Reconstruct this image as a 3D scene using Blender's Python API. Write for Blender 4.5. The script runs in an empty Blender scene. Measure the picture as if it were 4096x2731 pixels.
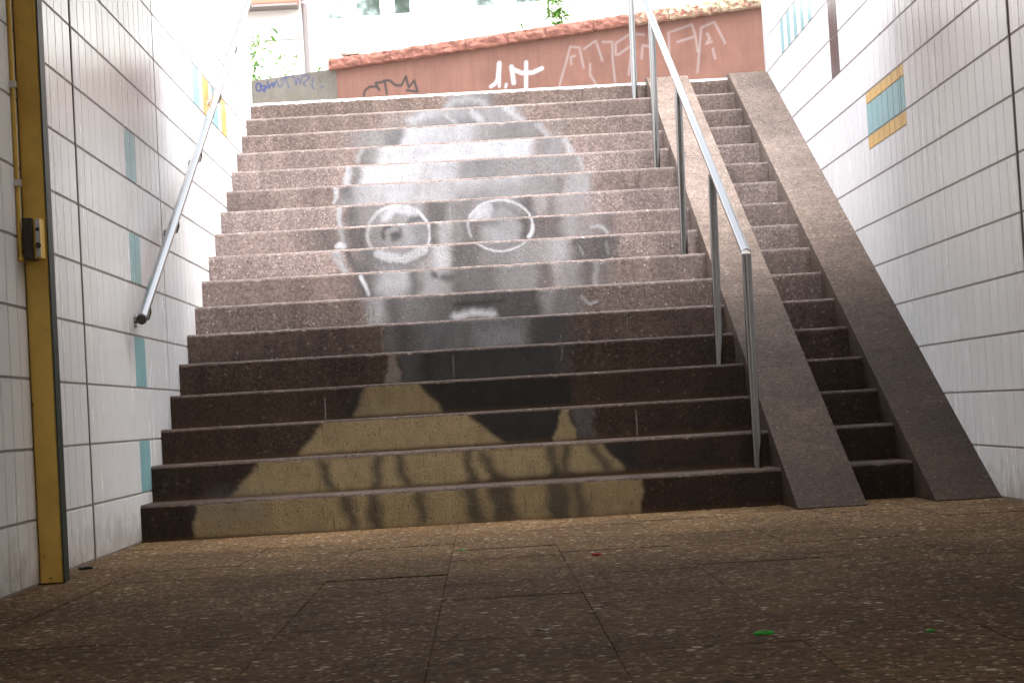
import bpy, bmesh, math, random
import numpy as np
from mathutils import Vector, Matrix, noise
SC = bpy.context.scene
COL = SC.collection
PI = math.pi
R = math.radians
rnd = random.Random(11)
T, H, W, XR, NS = 0.30, 0.16, 2.777, 3.625, 17       # tread, riser, flight width, right wall, steps
LX1, RX0 = 3.065, 3.350                               # wheel ramps: left one W..LX1, right one RX0..XR
STREET = NS * H
ROW0, ROWP, TILE = 2.043, 0.229, 0.1225
WA = Vector((3.66, 7.0)); WB = Vector((0.318, 8.574))
WD = (WA - WB).normalized(); WN = Vector((WD.y, -WD.x))  # along the retaining wall, and towards the stairs

PAL = {'W':(.37,.40,.44),'L':(.28,.285,.30),'M':(.195,.195,.205),'G':(.14,.142,.155),'D':(.085,.084,.09),'K':(.014,.013,.012),'Y':(.195,.148,.082),'P':(.24,.20,.18),'B':(.008,.02,.085),'E':(.075,.042,.018),'J':(.30,.28,.255)}
MURAL=[('p',0.1394,0.5,0,0.074,[1.365,2.76,1.711,2.76,1.702,2.52,1.356,2.52],17),
('s',0.2371,0.75,0.05,0.03,[1.345,2.559,1.415,2.65,1.505,2.667,1.588,2.653,1.645,2.616,1.664,2.55],17),
('p',0.1271,0.4,0,0.063,[1.432,2.64,1.563,2.64,1.559,2.52,1.428,2.52],17),
('s',0.103,0.4,0.03,0.03,[1.682,2.63,1.745,2.546],17),
('p',0.172,0.4,0,0.105,[0.943,2.544,1.198,2.544,1.19,2.36,0.935,2.36],16),
('p',0.1784,0.7,0,0.084,[1.153,2.6,1.874,2.6,1.865,2.36,1.144,2.36],16),
('s',0.2664,0.85,0.05,0.03,[1.125,2.484,1.197,2.512,1.279,2.531],16),
('s',0.2393,0.6,0.05,0.035,[1.244,2.533,1.36,2.526,1.476,2.508],16),
('p',0.1041,0.7,0,0.063,[1.247,2.472,1.398,2.472,1.394,2.36,1.243,2.36],16),
('s',0.2526,0.8,0.02,0.012,[1.365,2.508,1.398,2.481,1.437,2.452],16),
('p',0.0994,0.75,0,0.053,[1.434,2.496,1.562,2.496,1.557,2.36,1.429,2.36],16),
('s',0.2806,0.8,0.035,0.02,[1.535,2.528,1.568,2.503,1.607,2.462],16),
('p',0.1517,0.5,0,0.063,[1.63,2.6,1.758,2.6,1.749,2.36,1.621,2.36],16),
('s',0.2749,0.85,0.045,0.025,[1.78,2.538,1.825,2.504,1.874,2.454],16),
('p',0.1678,0.55,0,0.105,[0.724,2.44,1.019,2.44,1.01,2.2,0.716,2.2],15),
('p',0.1893,0.5,0,0.084,[0.858,2.352,1.016,2.352,1.01,2.2,0.852,2.2],15),
('p',0.0934,0.85,0,0.042,[1.019,2.44,1.121,2.44,1.027,2.2,0.925,2.2],15),
('p',0.3103,0.95,0,0.038,[1.115,2.44,1.348,2.44,1.26,2.2,1.027,2.2],15),
('p',0.2692,0.9,0,0.063,[1.223,2.44,1.575,2.44,1.566,2.2,1.214,2.2],15),
('p',0.1893,0.7,0,0.063,[1.564,2.44,1.666,2.44,1.657,2.2,1.554,2.2],15),
('p',0.1292,0.75,0,0.063,[1.654,2.44,1.995,2.44,1.986,2.2,1.645,2.2],15),
('s',0.2472,0.75,0.045,0.02,[1.987,2.357,2.035,2.302,2.042,2.223],15),
('p',0.1637,0.35,0,0.063,[2.064,2.44,2.155,2.44,2.145,2.2,2.054,2.2],15),
('s',0.2542,0.75,0.035,0.02,[0.82,2.227,0.782,2.154],14),
('p',0.1106,0.8,0,0.038,[0.826,2.28,0.887,2.28,0.856,2.04,0.795,2.04],14),
('p',0.1895,0.75,0,0.053,[0.881,2.28,0.969,2.28,0.938,2.04,0.85,2.04],14),
('p',0.3297,0.95,0,0.042,[0.947,2.28,1.954,2.28,1.901,2.04,0.894,2.04],14),
('p',0.1411,0.75,0,0.042,[1.96,2.28,2.121,2.28,2.111,2.04,1.95,2.04],14),
('p',0.1675,0.4,0,0.063,[2.018,2.192,2.129,2.192,2.122,2.04,2.011,2.04],14),
('s',0.292,0.85,0.04,0.015,[2.14,2.198,2.154,2.144,2.175,2.126],14),
('s',0.3141,0.9,0.045,0.015,[0.75,2.065,0.729,1.975],13),
('p',0.1091,0.85,0,0.032,[0.783,2.12,0.847,2.12,0.806,1.88,0.742,1.88],13),
('p',0.3574,0.95,0,0.038,[0.837,2.12,1.224,2.12,1.183,1.88,0.795,1.88],13),
('p',0.2952,0.9,0,0.063,[1.203,2.12,1.45,2.12,1.441,1.88,1.194,1.88],13),
('p',0.1266,0.85,0,0.053,[1.44,2.12,1.688,2.12,1.7,1.88,1.452,1.88],13),
('p',0.1538,0.75,0,0.063,[1.677,2.12,2.206,2.12,2.197,1.88,1.668,1.88],13),
('p',0.1621,0.4,0,0.063,[1.446,2,1.618,2,1.614,1.88,1.441,1.88],13),
('s',0.2653,0.75,0.025,0.014,[2.199,2.044,2.222,1.983,2.227,1.911],13),
('s',0.339,0.9,0.03,0.01,[0.685,1.913,0.666,1.824],12),
('p',0.0838,0.85,0,0.042,[0.706,1.96,0.8,1.96,0.794,1.808,0.7,1.808],12),
('p',0.1627,0.8,0,0.042,[0.701,1.832,0.795,1.832,0.791,1.72,0.697,1.72],12),
('p',0.2786,0.8,0,0.042,[0.79,1.96,0.9,1.96,0.891,1.72,0.781,1.72],12),
('p',0.3181,0.85,0,0.063,[0.889,1.96,1.183,1.96,1.174,1.72,0.88,1.72],12),
('p',0.285,0.8,0,0.063,[1.172,1.96,1.413,1.96,1.404,1.72,1.163,1.72],12),
('p',0.3013,0.8,0,0.063,[1.403,1.96,1.655,1.96,1.65,1.84,1.398,1.84],12),
('p',0.1813,0.75,0,0.063,[1.399,1.848,1.651,1.848,1.646,1.72,1.394,1.72],12),
('p',0.1861,0.75,0,0.063,[1.644,1.96,1.876,1.96,1.866,1.72,1.635,1.72],12),
('p',0.3013,0.5,0,0.042,[1.655,1.96,1.855,1.96,1.851,1.864,1.652,1.864],12),
('p',0.1673,0.7,0,0.042,[1.865,1.96,2.044,1.96,2.034,1.72,1.856,1.72],12),
('s',0.047,0.7,0.025,0.012,[2.047,1.879,2.072,1.864,2.07,1.825],12),
('p',0.1412,0.5,0,0.012,[2.033,1.96,2.075,1.96,2.066,1.72,2.024,1.72],12),
('p',0.2273,0.7,0,0.042,[2.086,1.96,2.254,1.96,2.245,1.72,2.076,1.72],12),
('s',0.2915,0.6,0.03,0.015,[2.22,1.874,2.208,1.755],12),
('s',0.3134,0.85,0.03,0.012,[0.704,1.747,0.714,1.644],11),
('p',0.0602,0.85,0,0.038,[0.741,1.8,0.827,1.8,0.834,1.56,0.747,1.56],11),
('p',0.1322,0.7,0,0.042,[0.817,1.8,0.909,1.8,0.9,1.56,0.808,1.56],11),
('p',0.1569,0.7,0,0.042,[0.899,1.8,0.991,1.8,0.982,1.56,0.89,1.56],11),
('p',0.1842,0.8,0,0.042,[0.98,1.8,1.225,1.8,1.216,1.56,0.971,1.56],11),
('p',0.0646,0.85,0,0.042,[1.23,1.8,1.368,1.8,1.359,1.56,1.221,1.56],11),
('p',0.1526,0.75,0,0.032,[1.358,1.8,1.424,1.8,1.415,1.56,1.349,1.56],11),
('p',0.1099,0.8,0,0.042,[1.419,1.8,1.516,1.8,1.507,1.56,1.41,1.56],11),
('p',0.1569,0.8,0,0.042,[1.511,1.8,1.818,1.8,1.808,1.56,1.502,1.56],11),
('p',0.0454,0.8,0,0.042,[1.807,1.8,1.879,1.8,1.89,1.56,1.818,1.56],11),
('p',0.2166,0.6,0,0.042,[1.879,1.8,1.971,1.8,1.965,1.664,1.873,1.664],11),
('p',0.1362,0.6,0,0.042,[1.874,1.68,1.966,1.68,1.962,1.56,1.87,1.56],11),
('p',0.0781,0.75,0,0.032,[1.966,1.8,2.022,1.8,2.013,1.56,1.956,1.56],11),
('p',0.1938,0.7,0,0.042,[2.017,1.8,2.196,1.8,2.187,1.56,2.008,1.56],11),
('p',0.1795,0.3,0,0.063,[2.196,1.8,2.268,1.8,2.258,1.56,2.187,1.56],11),
('p',0.0379,0.7,0,0.105,[0.567,1.64,0.735,1.64,0.726,1.4,0.558,1.4],10),
('s',0.2219,0.75,0.034,0.016,[0.735,1.597,0.745,1.507],10),
('p',0.0483,0.85,0,0.042,[0.77,1.64,0.898,1.64,0.89,1.4,0.761,1.4],10),
('p',0.1166,0.8,0,0.032,[0.893,1.64,0.998,1.64,0.989,1.4,0.885,1.4],10),
('p',0.1622,0.8,0,0.042,[0.988,1.64,1.255,1.64,1.246,1.4,0.979,1.4],10),
('p',0.0635,0.8,0,0.012,[1.255,1.64,1.31,1.64,1.301,1.4,1.246,1.4],10),
('p',0.2536,0.85,0,0.042,[1.305,1.64,1.389,1.64,1.38,1.4,1.296,1.4],10),
('p',0.1315,0.75,0,0.042,[1.384,1.64,1.489,1.64,1.479,1.4,1.375,1.4],10),
('p',0.0582,0.5,0,0.012,[1.444,1.64,1.489,1.64,1.479,1.4,1.435,1.4],10),
('p',0.0635,0.8,0,0.032,[1.494,1.64,1.558,1.64,1.549,1.4,1.484,1.4],10),
('p',0.1778,0.8,0,0.053,[1.553,1.64,1.792,1.64,1.782,1.4,1.544,1.4],10),
('p',0.0483,0.85,0,0.032,[1.782,1.64,1.846,1.64,1.837,1.4,1.772,1.4],10),
('p',0.0602,0.75,0,0.042,[1.866,1.64,2.05,1.64,2.041,1.4,1.857,1.4],10),
('p',0.2168,0.7,0,0.042,[2.03,1.64,2.11,1.64,2.1,1.4,2.021,1.4],10),
('p',0.1778,0.6,0,0.042,[2.105,1.64,2.199,1.64,2.19,1.4,2.095,1.4],10),
('p',0.1515,0.5,0,0.042,[2.199,1.64,2.289,1.64,2.279,1.4,2.19,1.4],10),
('p',0.0531,0.6,0,0.053,[2.269,1.64,2.344,1.64,2.337,1.488,2.262,1.488],10),
('s',0.3091,0.75,0.016,0.01,[2.194,1.515,2.235,1.522,2.268,1.505,2.287,1.479],10),
('s',0.2842,0.85,0.04,0.015,[0.716,1.437,0.737,1.378,0.767,1.318],9),
('s',0.0401,0.8,0.04,0.018,[0.778,1.429,0.808,1.374,0.844,1.314],9),
('p',0.0807,0.8,0,0.053,[0.831,1.48,0.966,1.48,0.957,1.24,0.823,1.24],9),
('p',0.1588,0.8,0,0.053,[0.956,1.48,1.226,1.48,1.217,1.24,0.948,1.24],9),
('p',0.2149,0.75,0,0.042,[1.216,1.48,1.279,1.48,1.27,1.24,1.207,1.24],9),
('p',0.3427,0.85,0,0.034,[1.274,1.48,1.38,1.48,1.371,1.24,1.265,1.24],9),
('p',0.0642,0.85,0,0.042,[1.375,1.48,1.549,1.48,1.54,1.24,1.366,1.24],9),
('p',0.1366,0.8,0,0.063,[1.539,1.48,1.757,1.48,1.747,1.24,1.53,1.24],9),
('p',0.1831,0.75,0,0.063,[1.728,1.48,1.882,1.48,1.873,1.24,1.718,1.24],9),
('p',0.2149,0.65,0,0.042,[1.872,1.48,1.94,1.48,1.931,1.24,1.863,1.24],9),
('p',0.281,0.75,0,0.042,[1.93,1.48,2.061,1.48,2.051,1.24,1.921,1.24],9),
('p',0.0478,0.8,0,0.053,[2.056,1.48,2.322,1.48,2.312,1.24,2.046,1.24],9),
('s',0.2094,0.6,0.012,0.008,[2.101,1.378,2.117,1.334],9),
('s',0.196,0.5,0.012,0.01,[2.251,1.394,2.262,1.33],9),
('p',0.0646,0.8,0,0.053,[0.825,1.32,0.928,1.32,0.947,1.08,0.844,1.08],8),
('s',0.5964,0.9,0.02,0.008,[0.875,1.256,0.896,1.208,0.911,1.156],8),
('p',0.0923,0.8,0,0.042,[0.914,1.32,0.984,1.32,0.993,1.08,0.923,1.08],8),
('p',0.3033,0.8,0,0.063,[0.97,1.32,1.17,1.32,1.162,1.08,0.961,1.08],8),
('p',0.4527,0.55,0,0.063,[0.983,1.272,1.151,1.272,1.146,1.184,0.978,1.184],8),
('p',0.0567,0.8,0,0.042,[1.156,1.32,1.208,1.32,1.18,1.08,1.129,1.08],8),
('p',0.2804,0.8,0,0.042,[1.199,1.32,1.301,1.32,1.292,1.08,1.19,1.08],8),
('p',0.3356,0.7,0,0.042,[1.292,1.32,1.381,1.32,1.372,1.08,1.283,1.08],8),
('s',0.0404,0.8,0.03,0.014,[1.267,1.252,1.285,1.237],8),
('s',0.0493,0.75,0.035,0.018,[1.327,1.228,1.373,1.217],8),
('p',0.0992,0.8,0,0.063,[1.376,1.32,1.629,1.32,1.62,1.08,1.367,1.08],8),
('p',0.2114,0.75,0,0.063,[1.62,1.32,1.863,1.32,1.854,1.08,1.61,1.08],8),
('p',0.0856,0.7,0,0.042,[1.854,1.32,1.943,1.32,1.933,1.08,1.844,1.08],8),
('p',0.3274,0.65,0,0.042,[1.938,1.32,2.013,1.32,2.004,1.08,1.929,1.08],8),
('p',0.2243,0.7,0,0.042,[2.004,1.32,2.098,1.32,2.088,1.08,1.994,1.08],8),
('p',0.0732,0.75,0,0.042,[2.088,1.32,2.163,1.32,2.154,1.08,2.079,1.08],8),
('p',0.3192,0.6,0,0.012,[2.154,1.32,2.187,1.32,2.177,1.08,2.144,1.08],8),
('p',0.1139,0.6,0,0.042,[2.182,1.32,2.266,1.32,2.257,1.08,2.172,1.08],8),
('p',0.3466,0.6,0,0.042,[0.905,1.16,0.951,1.16,0.96,0.92,0.915,0.92],7),
('p',0.4276,0.8,0,0.053,[0.937,1.16,1.028,1.16,1.037,0.92,0.946,0.92],7),
('p',0.1155,0.8,0,0.042,[1.019,1.16,1.109,1.16,1.1,0.92,1.01,0.92],7),
('p',0.1989,0.8,0,0.063,[1.1,1.16,1.263,1.16,1.254,0.92,1.091,0.92],7),
('p',0.1225,0.8,0,0.063,[1.245,1.16,1.408,1.16,1.399,0.92,1.236,0.92],7),
('p',0.0726,0.85,0,0.063,[1.39,1.16,1.644,1.16,1.637,0.984,1.383,0.984],7),
('p',0.0658,0.85,0,0.063,[1.626,1.16,1.862,1.16,1.853,0.92,1.617,0.92],7),
('s',0.0396,0.8,0.024,0.012,[1.387,1.055,1.496,1.056,1.641,1.062],7),
('s',0.7395,0.75,0.036,0.022,[1.383,0.993,1.456,1.003,1.538,1.004,1.587,0.996],7),
('p',0.3218,0.6,0,0.042,[1.853,1.16,1.931,1.16,1.921,0.92,1.844,0.92],7),
('p',0.1533,0.75,0,0.042,[1.926,1.16,2.026,1.16,2.017,0.92,1.917,0.92],7),
('p',0.1761,0.4,0,0.042,[2.022,1.16,2.09,1.16,2.08,0.92,2.012,0.92],7),
('s',0.5059,0.6,0.012,0.01,[2.059,1.062,2.1,1.018,2.139,1.028],7),
('p',0.1911,0.75,0,0.042,[1.026,1,1.084,1,1.084,0.76,1.026,0.76],6),
('p',0.0975,0.85,0,0.063,[1.078,1,1.192,1,1.183,0.76,1.069,0.76],6),
('p',0.1831,0.85,0,0.063,[1.18,1,1.446,1,1.437,0.76,1.171,0.76],6),
('p',0.2159,0.85,0,0.084,[1.434,1,1.784,1,1.775,0.76,1.425,0.76],6),
('p',0.3894,0.6,0,0.063,[1.491,0.904,1.745,0.904,1.74,0.816,1.486,0.816],6),
('p',0.0821,0.85,0,0.063,[1.772,1,1.99,1,1.981,0.76,1.763,0.76],6),
('p',0.0852,0.85,0,0.042,[1.1,0.84,1.229,0.84,1.232,0.6,1.103,0.6],5),
('p',0.0294,0.9,0,0.063,[1.206,0.84,1.287,0.84,1.278,0.6,1.197,0.6],5),
('p',0.0509,0.9,0,0.063,[1.276,0.84,1.896,0.84,1.886,0.6,1.267,0.6],5),
('p',0.0693,0.7,0,0.042,[1.884,0.84,1.96,0.84,1.951,0.6,1.875,0.6],5),
('p','P',0.9,0,0.012,[1.057,0.82,1.08,0.82,1.109,0.62,1.019,0.62],5),
('s',0.0912,0.5,0.03,0.02,[1.264,1.434,1.256,1.419,1.246,1.405,1.235,1.391,1.222,1.379,1.209,1.368,1.194,1.358,1.178,1.349,1.161,1.342,1.143,1.336,1.125,1.332,1.107,1.329,1.088,1.328,1.069,1.328,1.05,1.33,1.032,1.334,1.014,1.339,0.997,1.345,0.98,1.353,0.964,1.363,0.95,1.373,0.936,1.385,0.924,1.398,0.913,1.412,0.903,1.426],0),
('s',0.3843,0.8,0.05,0.018,[0.975,1.67,1.039,1.712,1.11,1.714,1.16,1.69],11),
('s',0.0581,0.75,0.03,0.014,[1.092,1.6,1.138,1.655,1.188,1.648],11),
('s',0.0332,0.8,0.022,0.01,[0.983,1.518,0.977,1.548,0.991,1.577,1.022,1.591],10),
('s',0.0318,0.85,0.04,0.012,[1.033,1.533,1.059,1.536],10),
('s',0.0395,0.7,0.018,0.01,[1.08,1.567,1.088,1.537,1.072,1.511,1.032,1.503],10),
('s',0.2016,0.7,0.016,0.008,[1.017,1.561,1.037,1.57],10),
('p',0.2352,0.65,0,0.042,[1.109,1.64,1.156,1.64,1.147,1.4,1.1,1.4],10),
('p',0.1353,0.6,0,0.042,[1.176,1.64,1.24,1.64,1.231,1.4,1.167,1.4],10),
('s',0.3656,0.85,0.05,0.014,[0.964,1.404,1.03,1.376,1.107,1.368,1.175,1.387,1.215,1.418],9),
('s',0.3995,0.92,0.018,0.006,[0.942,1.705,0.955,1.713,0.969,1.72,0.983,1.725,0.998,1.73,1.013,1.734,1.029,1.736,1.044,1.738,1.06,1.738,1.076,1.737,1.092,1.734,1.107,1.731,1.122,1.726,1.137,1.721,1.151,1.714,1.164,1.706,1.177,1.698,1.189,1.688,1.199,1.678,1.209,1.666,1.218,1.654,1.226,1.642,1.239,1.597,1.245,1.584,1.248,1.571],0),
('s',0.3783,0.9,0.013,0.005,[1.25,1.562,1.251,1.557,1.252,1.551,1.252,1.545,1.252,1.54,1.253,1.534,1.252,1.528,1.252,1.523,1.251,1.517,1.251,1.512,1.249,1.506,1.248,1.501,1.247,1.495,1.245,1.49,1.243,1.484,1.241,1.479,1.239,1.474,1.236,1.469,1.241,1.436,1.238,1.431,1.235,1.426,1.232,1.421,1.229,1.417,1.225,1.412,1.222,1.408],0),
('s',0.2962,0.75,0.02,0.008,[0.925,1.439,0.904,1.475,0.9,1.484,0.896,1.493,0.893,1.503,0.891,1.512,0.89,1.522,0.889,1.531,0.888,1.541,0.889,1.55,0.89,1.56,0.891,1.569,0.894,1.579,0.897,1.588,0.9,1.597,0.887,1.638,0.892,1.647,0.897,1.655,0.903,1.663,0.91,1.671,0.917,1.679,0.924,1.686,0.932,1.693,0.941,1.699,0.95,1.705],0),
('s',0.3269,0.85,0.05,0.012,[1.525,1.644,1.547,1.679,1.6,1.701],11),
('p',0.3269,0.8,0,0.012,[1.538,1.704,1.625,1.704,1.619,1.56,1.532,1.56],11),
('s',0.0602,0.6,0.03,0.014,[1.641,1.709,1.712,1.695,1.79,1.639],11),
('p',0.1842,0.5,0,0.063,[1.642,1.728,1.754,1.728,1.749,1.632,1.636,1.632],11),
('p',0.2219,0.7,0,0.042,[1.58,1.544,1.768,1.544,1.762,1.4,1.574,1.4],10),
('p',0.0502,0.6,0,0.032,[1.558,1.64,1.633,1.64,1.63,1.552,1.555,1.552],10),
('s',0.0483,0.5,0.03,0.02,[1.787,1.731,1.799,1.724,1.81,1.717,1.821,1.709,1.831,1.7,1.84,1.691,1.849,1.682,1.856,1.672,1.863,1.662,1.869,1.651,1.875,1.641,1.869,1.598,1.872,1.587,1.875,1.576,1.876,1.565,1.877,1.554,1.877,1.542,1.876,1.531,1.874,1.52,1.871,1.509,1.867,1.499,1.862,1.488,1.857,1.478,1.85,1.468,1.834,1.431],0),
('s',0.3918,0.92,0.013,0.005,[1.491,1.647,1.501,1.663,1.513,1.678,1.527,1.692,1.543,1.704,1.561,1.714,1.58,1.723,1.601,1.73,1.622,1.735,1.645,1.738,1.667,1.738,1.69,1.737,1.712,1.734,1.733,1.728,1.754,1.721,1.774,1.712,1.792,1.701,1.809,1.689,1.823,1.675,1.836,1.66,1.846,1.644,1.845,1.595,1.85,1.578,1.853,1.561,1.853,1.544],0),
('s',0.3857,0.95,0.022,0.007,[1.853,1.544,1.853,1.541,1.852,1.538,1.852,1.535,1.852,1.532,1.851,1.53,1.851,1.527,1.85,1.524,1.849,1.521,1.849,1.519,1.848,1.516,1.847,1.513,1.846,1.51,1.845,1.508,1.844,1.505,1.843,1.502,1.842,1.5,1.841,1.497,1.839,1.495,1.838,1.492,1.836,1.489,1.835,1.487,1.833,1.484,1.832,1.482,1.83,1.479],0),
('s',0.4225,0.85,0.011,0.004,[1.79,1.419,1.781,1.413,1.772,1.407,1.762,1.401,1.751,1.396,1.74,1.392,1.729,1.388,1.717,1.385,1.705,1.382,1.693,1.381,1.681,1.379,1.669,1.379,1.656,1.379,1.644,1.38,1.632,1.381,1.62,1.383,1.608,1.386,1.596,1.389,1.585,1.393,1.573,1.398,1.563,1.403,1.553,1.409,1.543,1.415,1.534,1.422,1.525,1.429],0),
('s',0.2962,0.8,0.014,0.006,[1.491,1.501,1.488,1.506,1.486,1.51,1.484,1.515,1.483,1.52,1.481,1.524,1.48,1.529,1.479,1.534,1.478,1.539,1.477,1.544,1.477,1.549,1.477,1.554,1.476,1.558,1.477,1.563,1.477,1.568,1.477,1.573,1.478,1.578,1.479,1.583,1.48,1.587,1.481,1.592,1.483,1.597,1.484,1.633,1.486,1.638,1.488,1.643,1.491,1.647],0),
('s',0.371,0.95,0.036,0.01,[0.716,1.489,0.751,1.483],10),
('s',0.4616,0.8,0.02,0.01,[0.704,1.46,0.743,1.46],9),
('p','Y',0.9,0,0.012,[0.936,0.627,1.197,0.623,1.321,0.497,0.88,0.501],4),
('s','K',0.6,0.06,0.03,[0.915,0.615,0.874,0.52],0),
('p','K',0.92,0,0.02,[1.202,0.622,1.932,0.618,1.935,0.495,1.324,0.497],4),
('p','Y',0.9,0,0.012,[0.758,0.462,1.424,0.463,1.588,0.34,0.628,0.336],3),
('p','K',0.95,0,0.015,[1.44,0.462,1.858,0.461,1.826,0.334,1.588,0.34],3),
('p','Y',0.9,0,0.01,[1.87,0.462,1.896,0.463,1.929,0.336,1.823,0.332],3),
('p','D',0.5,0,0.02,[1.916,0.461,2.013,0.462,2.01,0.34,1.936,0.337],3),
('p','Y',0.9,0,0.014,[0.49,0.302,1.09,0.297,1.472,0.298,2.028,0.294,2.122,0.192,1.562,0.184,1.332,0.176,0.34,0.168],2),
('s','K',0.75,0.04,0.025,[0.766,0.287,0.807,0.171],0),
('s','K',0.75,0.04,0.025,[1.023,0.291,1.008,0.187],0),
('s','K',0.75,0.04,0.025,[1.109,0.294,1.141,0.18],0),
('s','K',0.75,0.04,0.025,[1.415,0.295,1.437,0.186],0),
('s','K',0.75,0.04,0.025,[1.486,0.283,1.543,0.189],0),
('s','K',0.75,0.04,0.025,[1.793,0.294,1.81,0.179],0),
('s','K',0.75,0.04,0.025,[1.857,0.291,1.858,0.185],0),
('s','K',0.75,0.04,0.025,[1.984,0.283,2.046,0.201],0),
('p','K',0.8,0,0.015,[2.037,0.293,2.19,0.292,2.194,0.199,2.122,0.197],2),
('p','Y',0.9,0,0.012,[0.251,0.147,1.069,0.144,2.172,0.145,2.161,0.001,1.337,0.004,0.223,0.019],1),
('s','K',0.75,0.05,0.03,[0.885,0.14,0.916,0.035],0),
('s','K',0.75,0.06,0.03,[1.004,0.142,1.015,0.011],0),
('s','K',0.75,0.045,0.03,[1.202,0.14,1.214,0.035],0),
('s','K',0.75,0.07,0.03,[1.427,0.142,1.452,0.003],0),
('s','K',0.75,0.11,0.03,[1.556,0.144,1.576,0.005],0),
('s','K',0.75,0.1,0.03,[1.805,0.148,1.809,0.014],0),
('s','K',0.75,0.05,0.03,[1.888,0.147,1.908,0.016],0),
('s','D',0.35,0.1,0.06,[0.289,0.145,0.471,0.12],0)]
JOINTS=[('s','J',0.75,0.004,0.003,[2.7,2.454,2.673,2.292],0),
('s','J',0.75,0.004,0.003,[2.713,2.125,2.678,1.967],0),
('s','J',0.75,0.004,0.003,[2.709,1.799,2.678,1.634],0),
('s','J',0.75,0.004,0.003,[2.718,1.469,2.683,1.32],0),
('s','J',0.75,0.004,0.003,[2.715,1.142,2.677,0.992],0),
('s','J',0.75,0.004,0.003,[0.995,0.981,1.008,0.837],0),
('s','J',0.75,0.004,0.003,[0.916,1.152,0.934,1.038],0),
('s','J',0.75,0.004,0.003,[1.371,2.654,1.372,2.496],0),
('s','J',0.75,0.004,0.003,[1.367,2.389,1.37,2.297],0),
('s','J',0.75,0.004,0.003,[1.369,2.08,1.371,1.984],0),
('s','J',0.75,0.004,0.003,[1.374,1.71,1.379,1.573],0),
('s','J',0.75,0.004,0.003,[2.202,2.239,2.202,2.14],0),
('s','J',0.75,0.004,0.003,[2.198,1.899,2.202,1.837],0),
('s','J',0.75,0.004,0.003,[1.925,0.849,1.907,0.712],0),
('s','J',0.75,0.004,0.003,[2.215,0.444,2.214,0.327],0),
('s','J',0.75,0.004,0.003,[0.464,1.479,0.489,1.323],0),
('s','J',0.75,0.004,0.003,[0.333,1.91,0.364,1.752],0),
('s','J',0.75,0.004,0.003,[2.274,0.958,2.27,0.842],0),
('s','J',0.75,0.004,0.003,[1.368,0.768,1.365,0.656],0),
('s','J',0.75,0.004,0.003,[0.745,0.589,0.742,0.481],0)]
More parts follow.
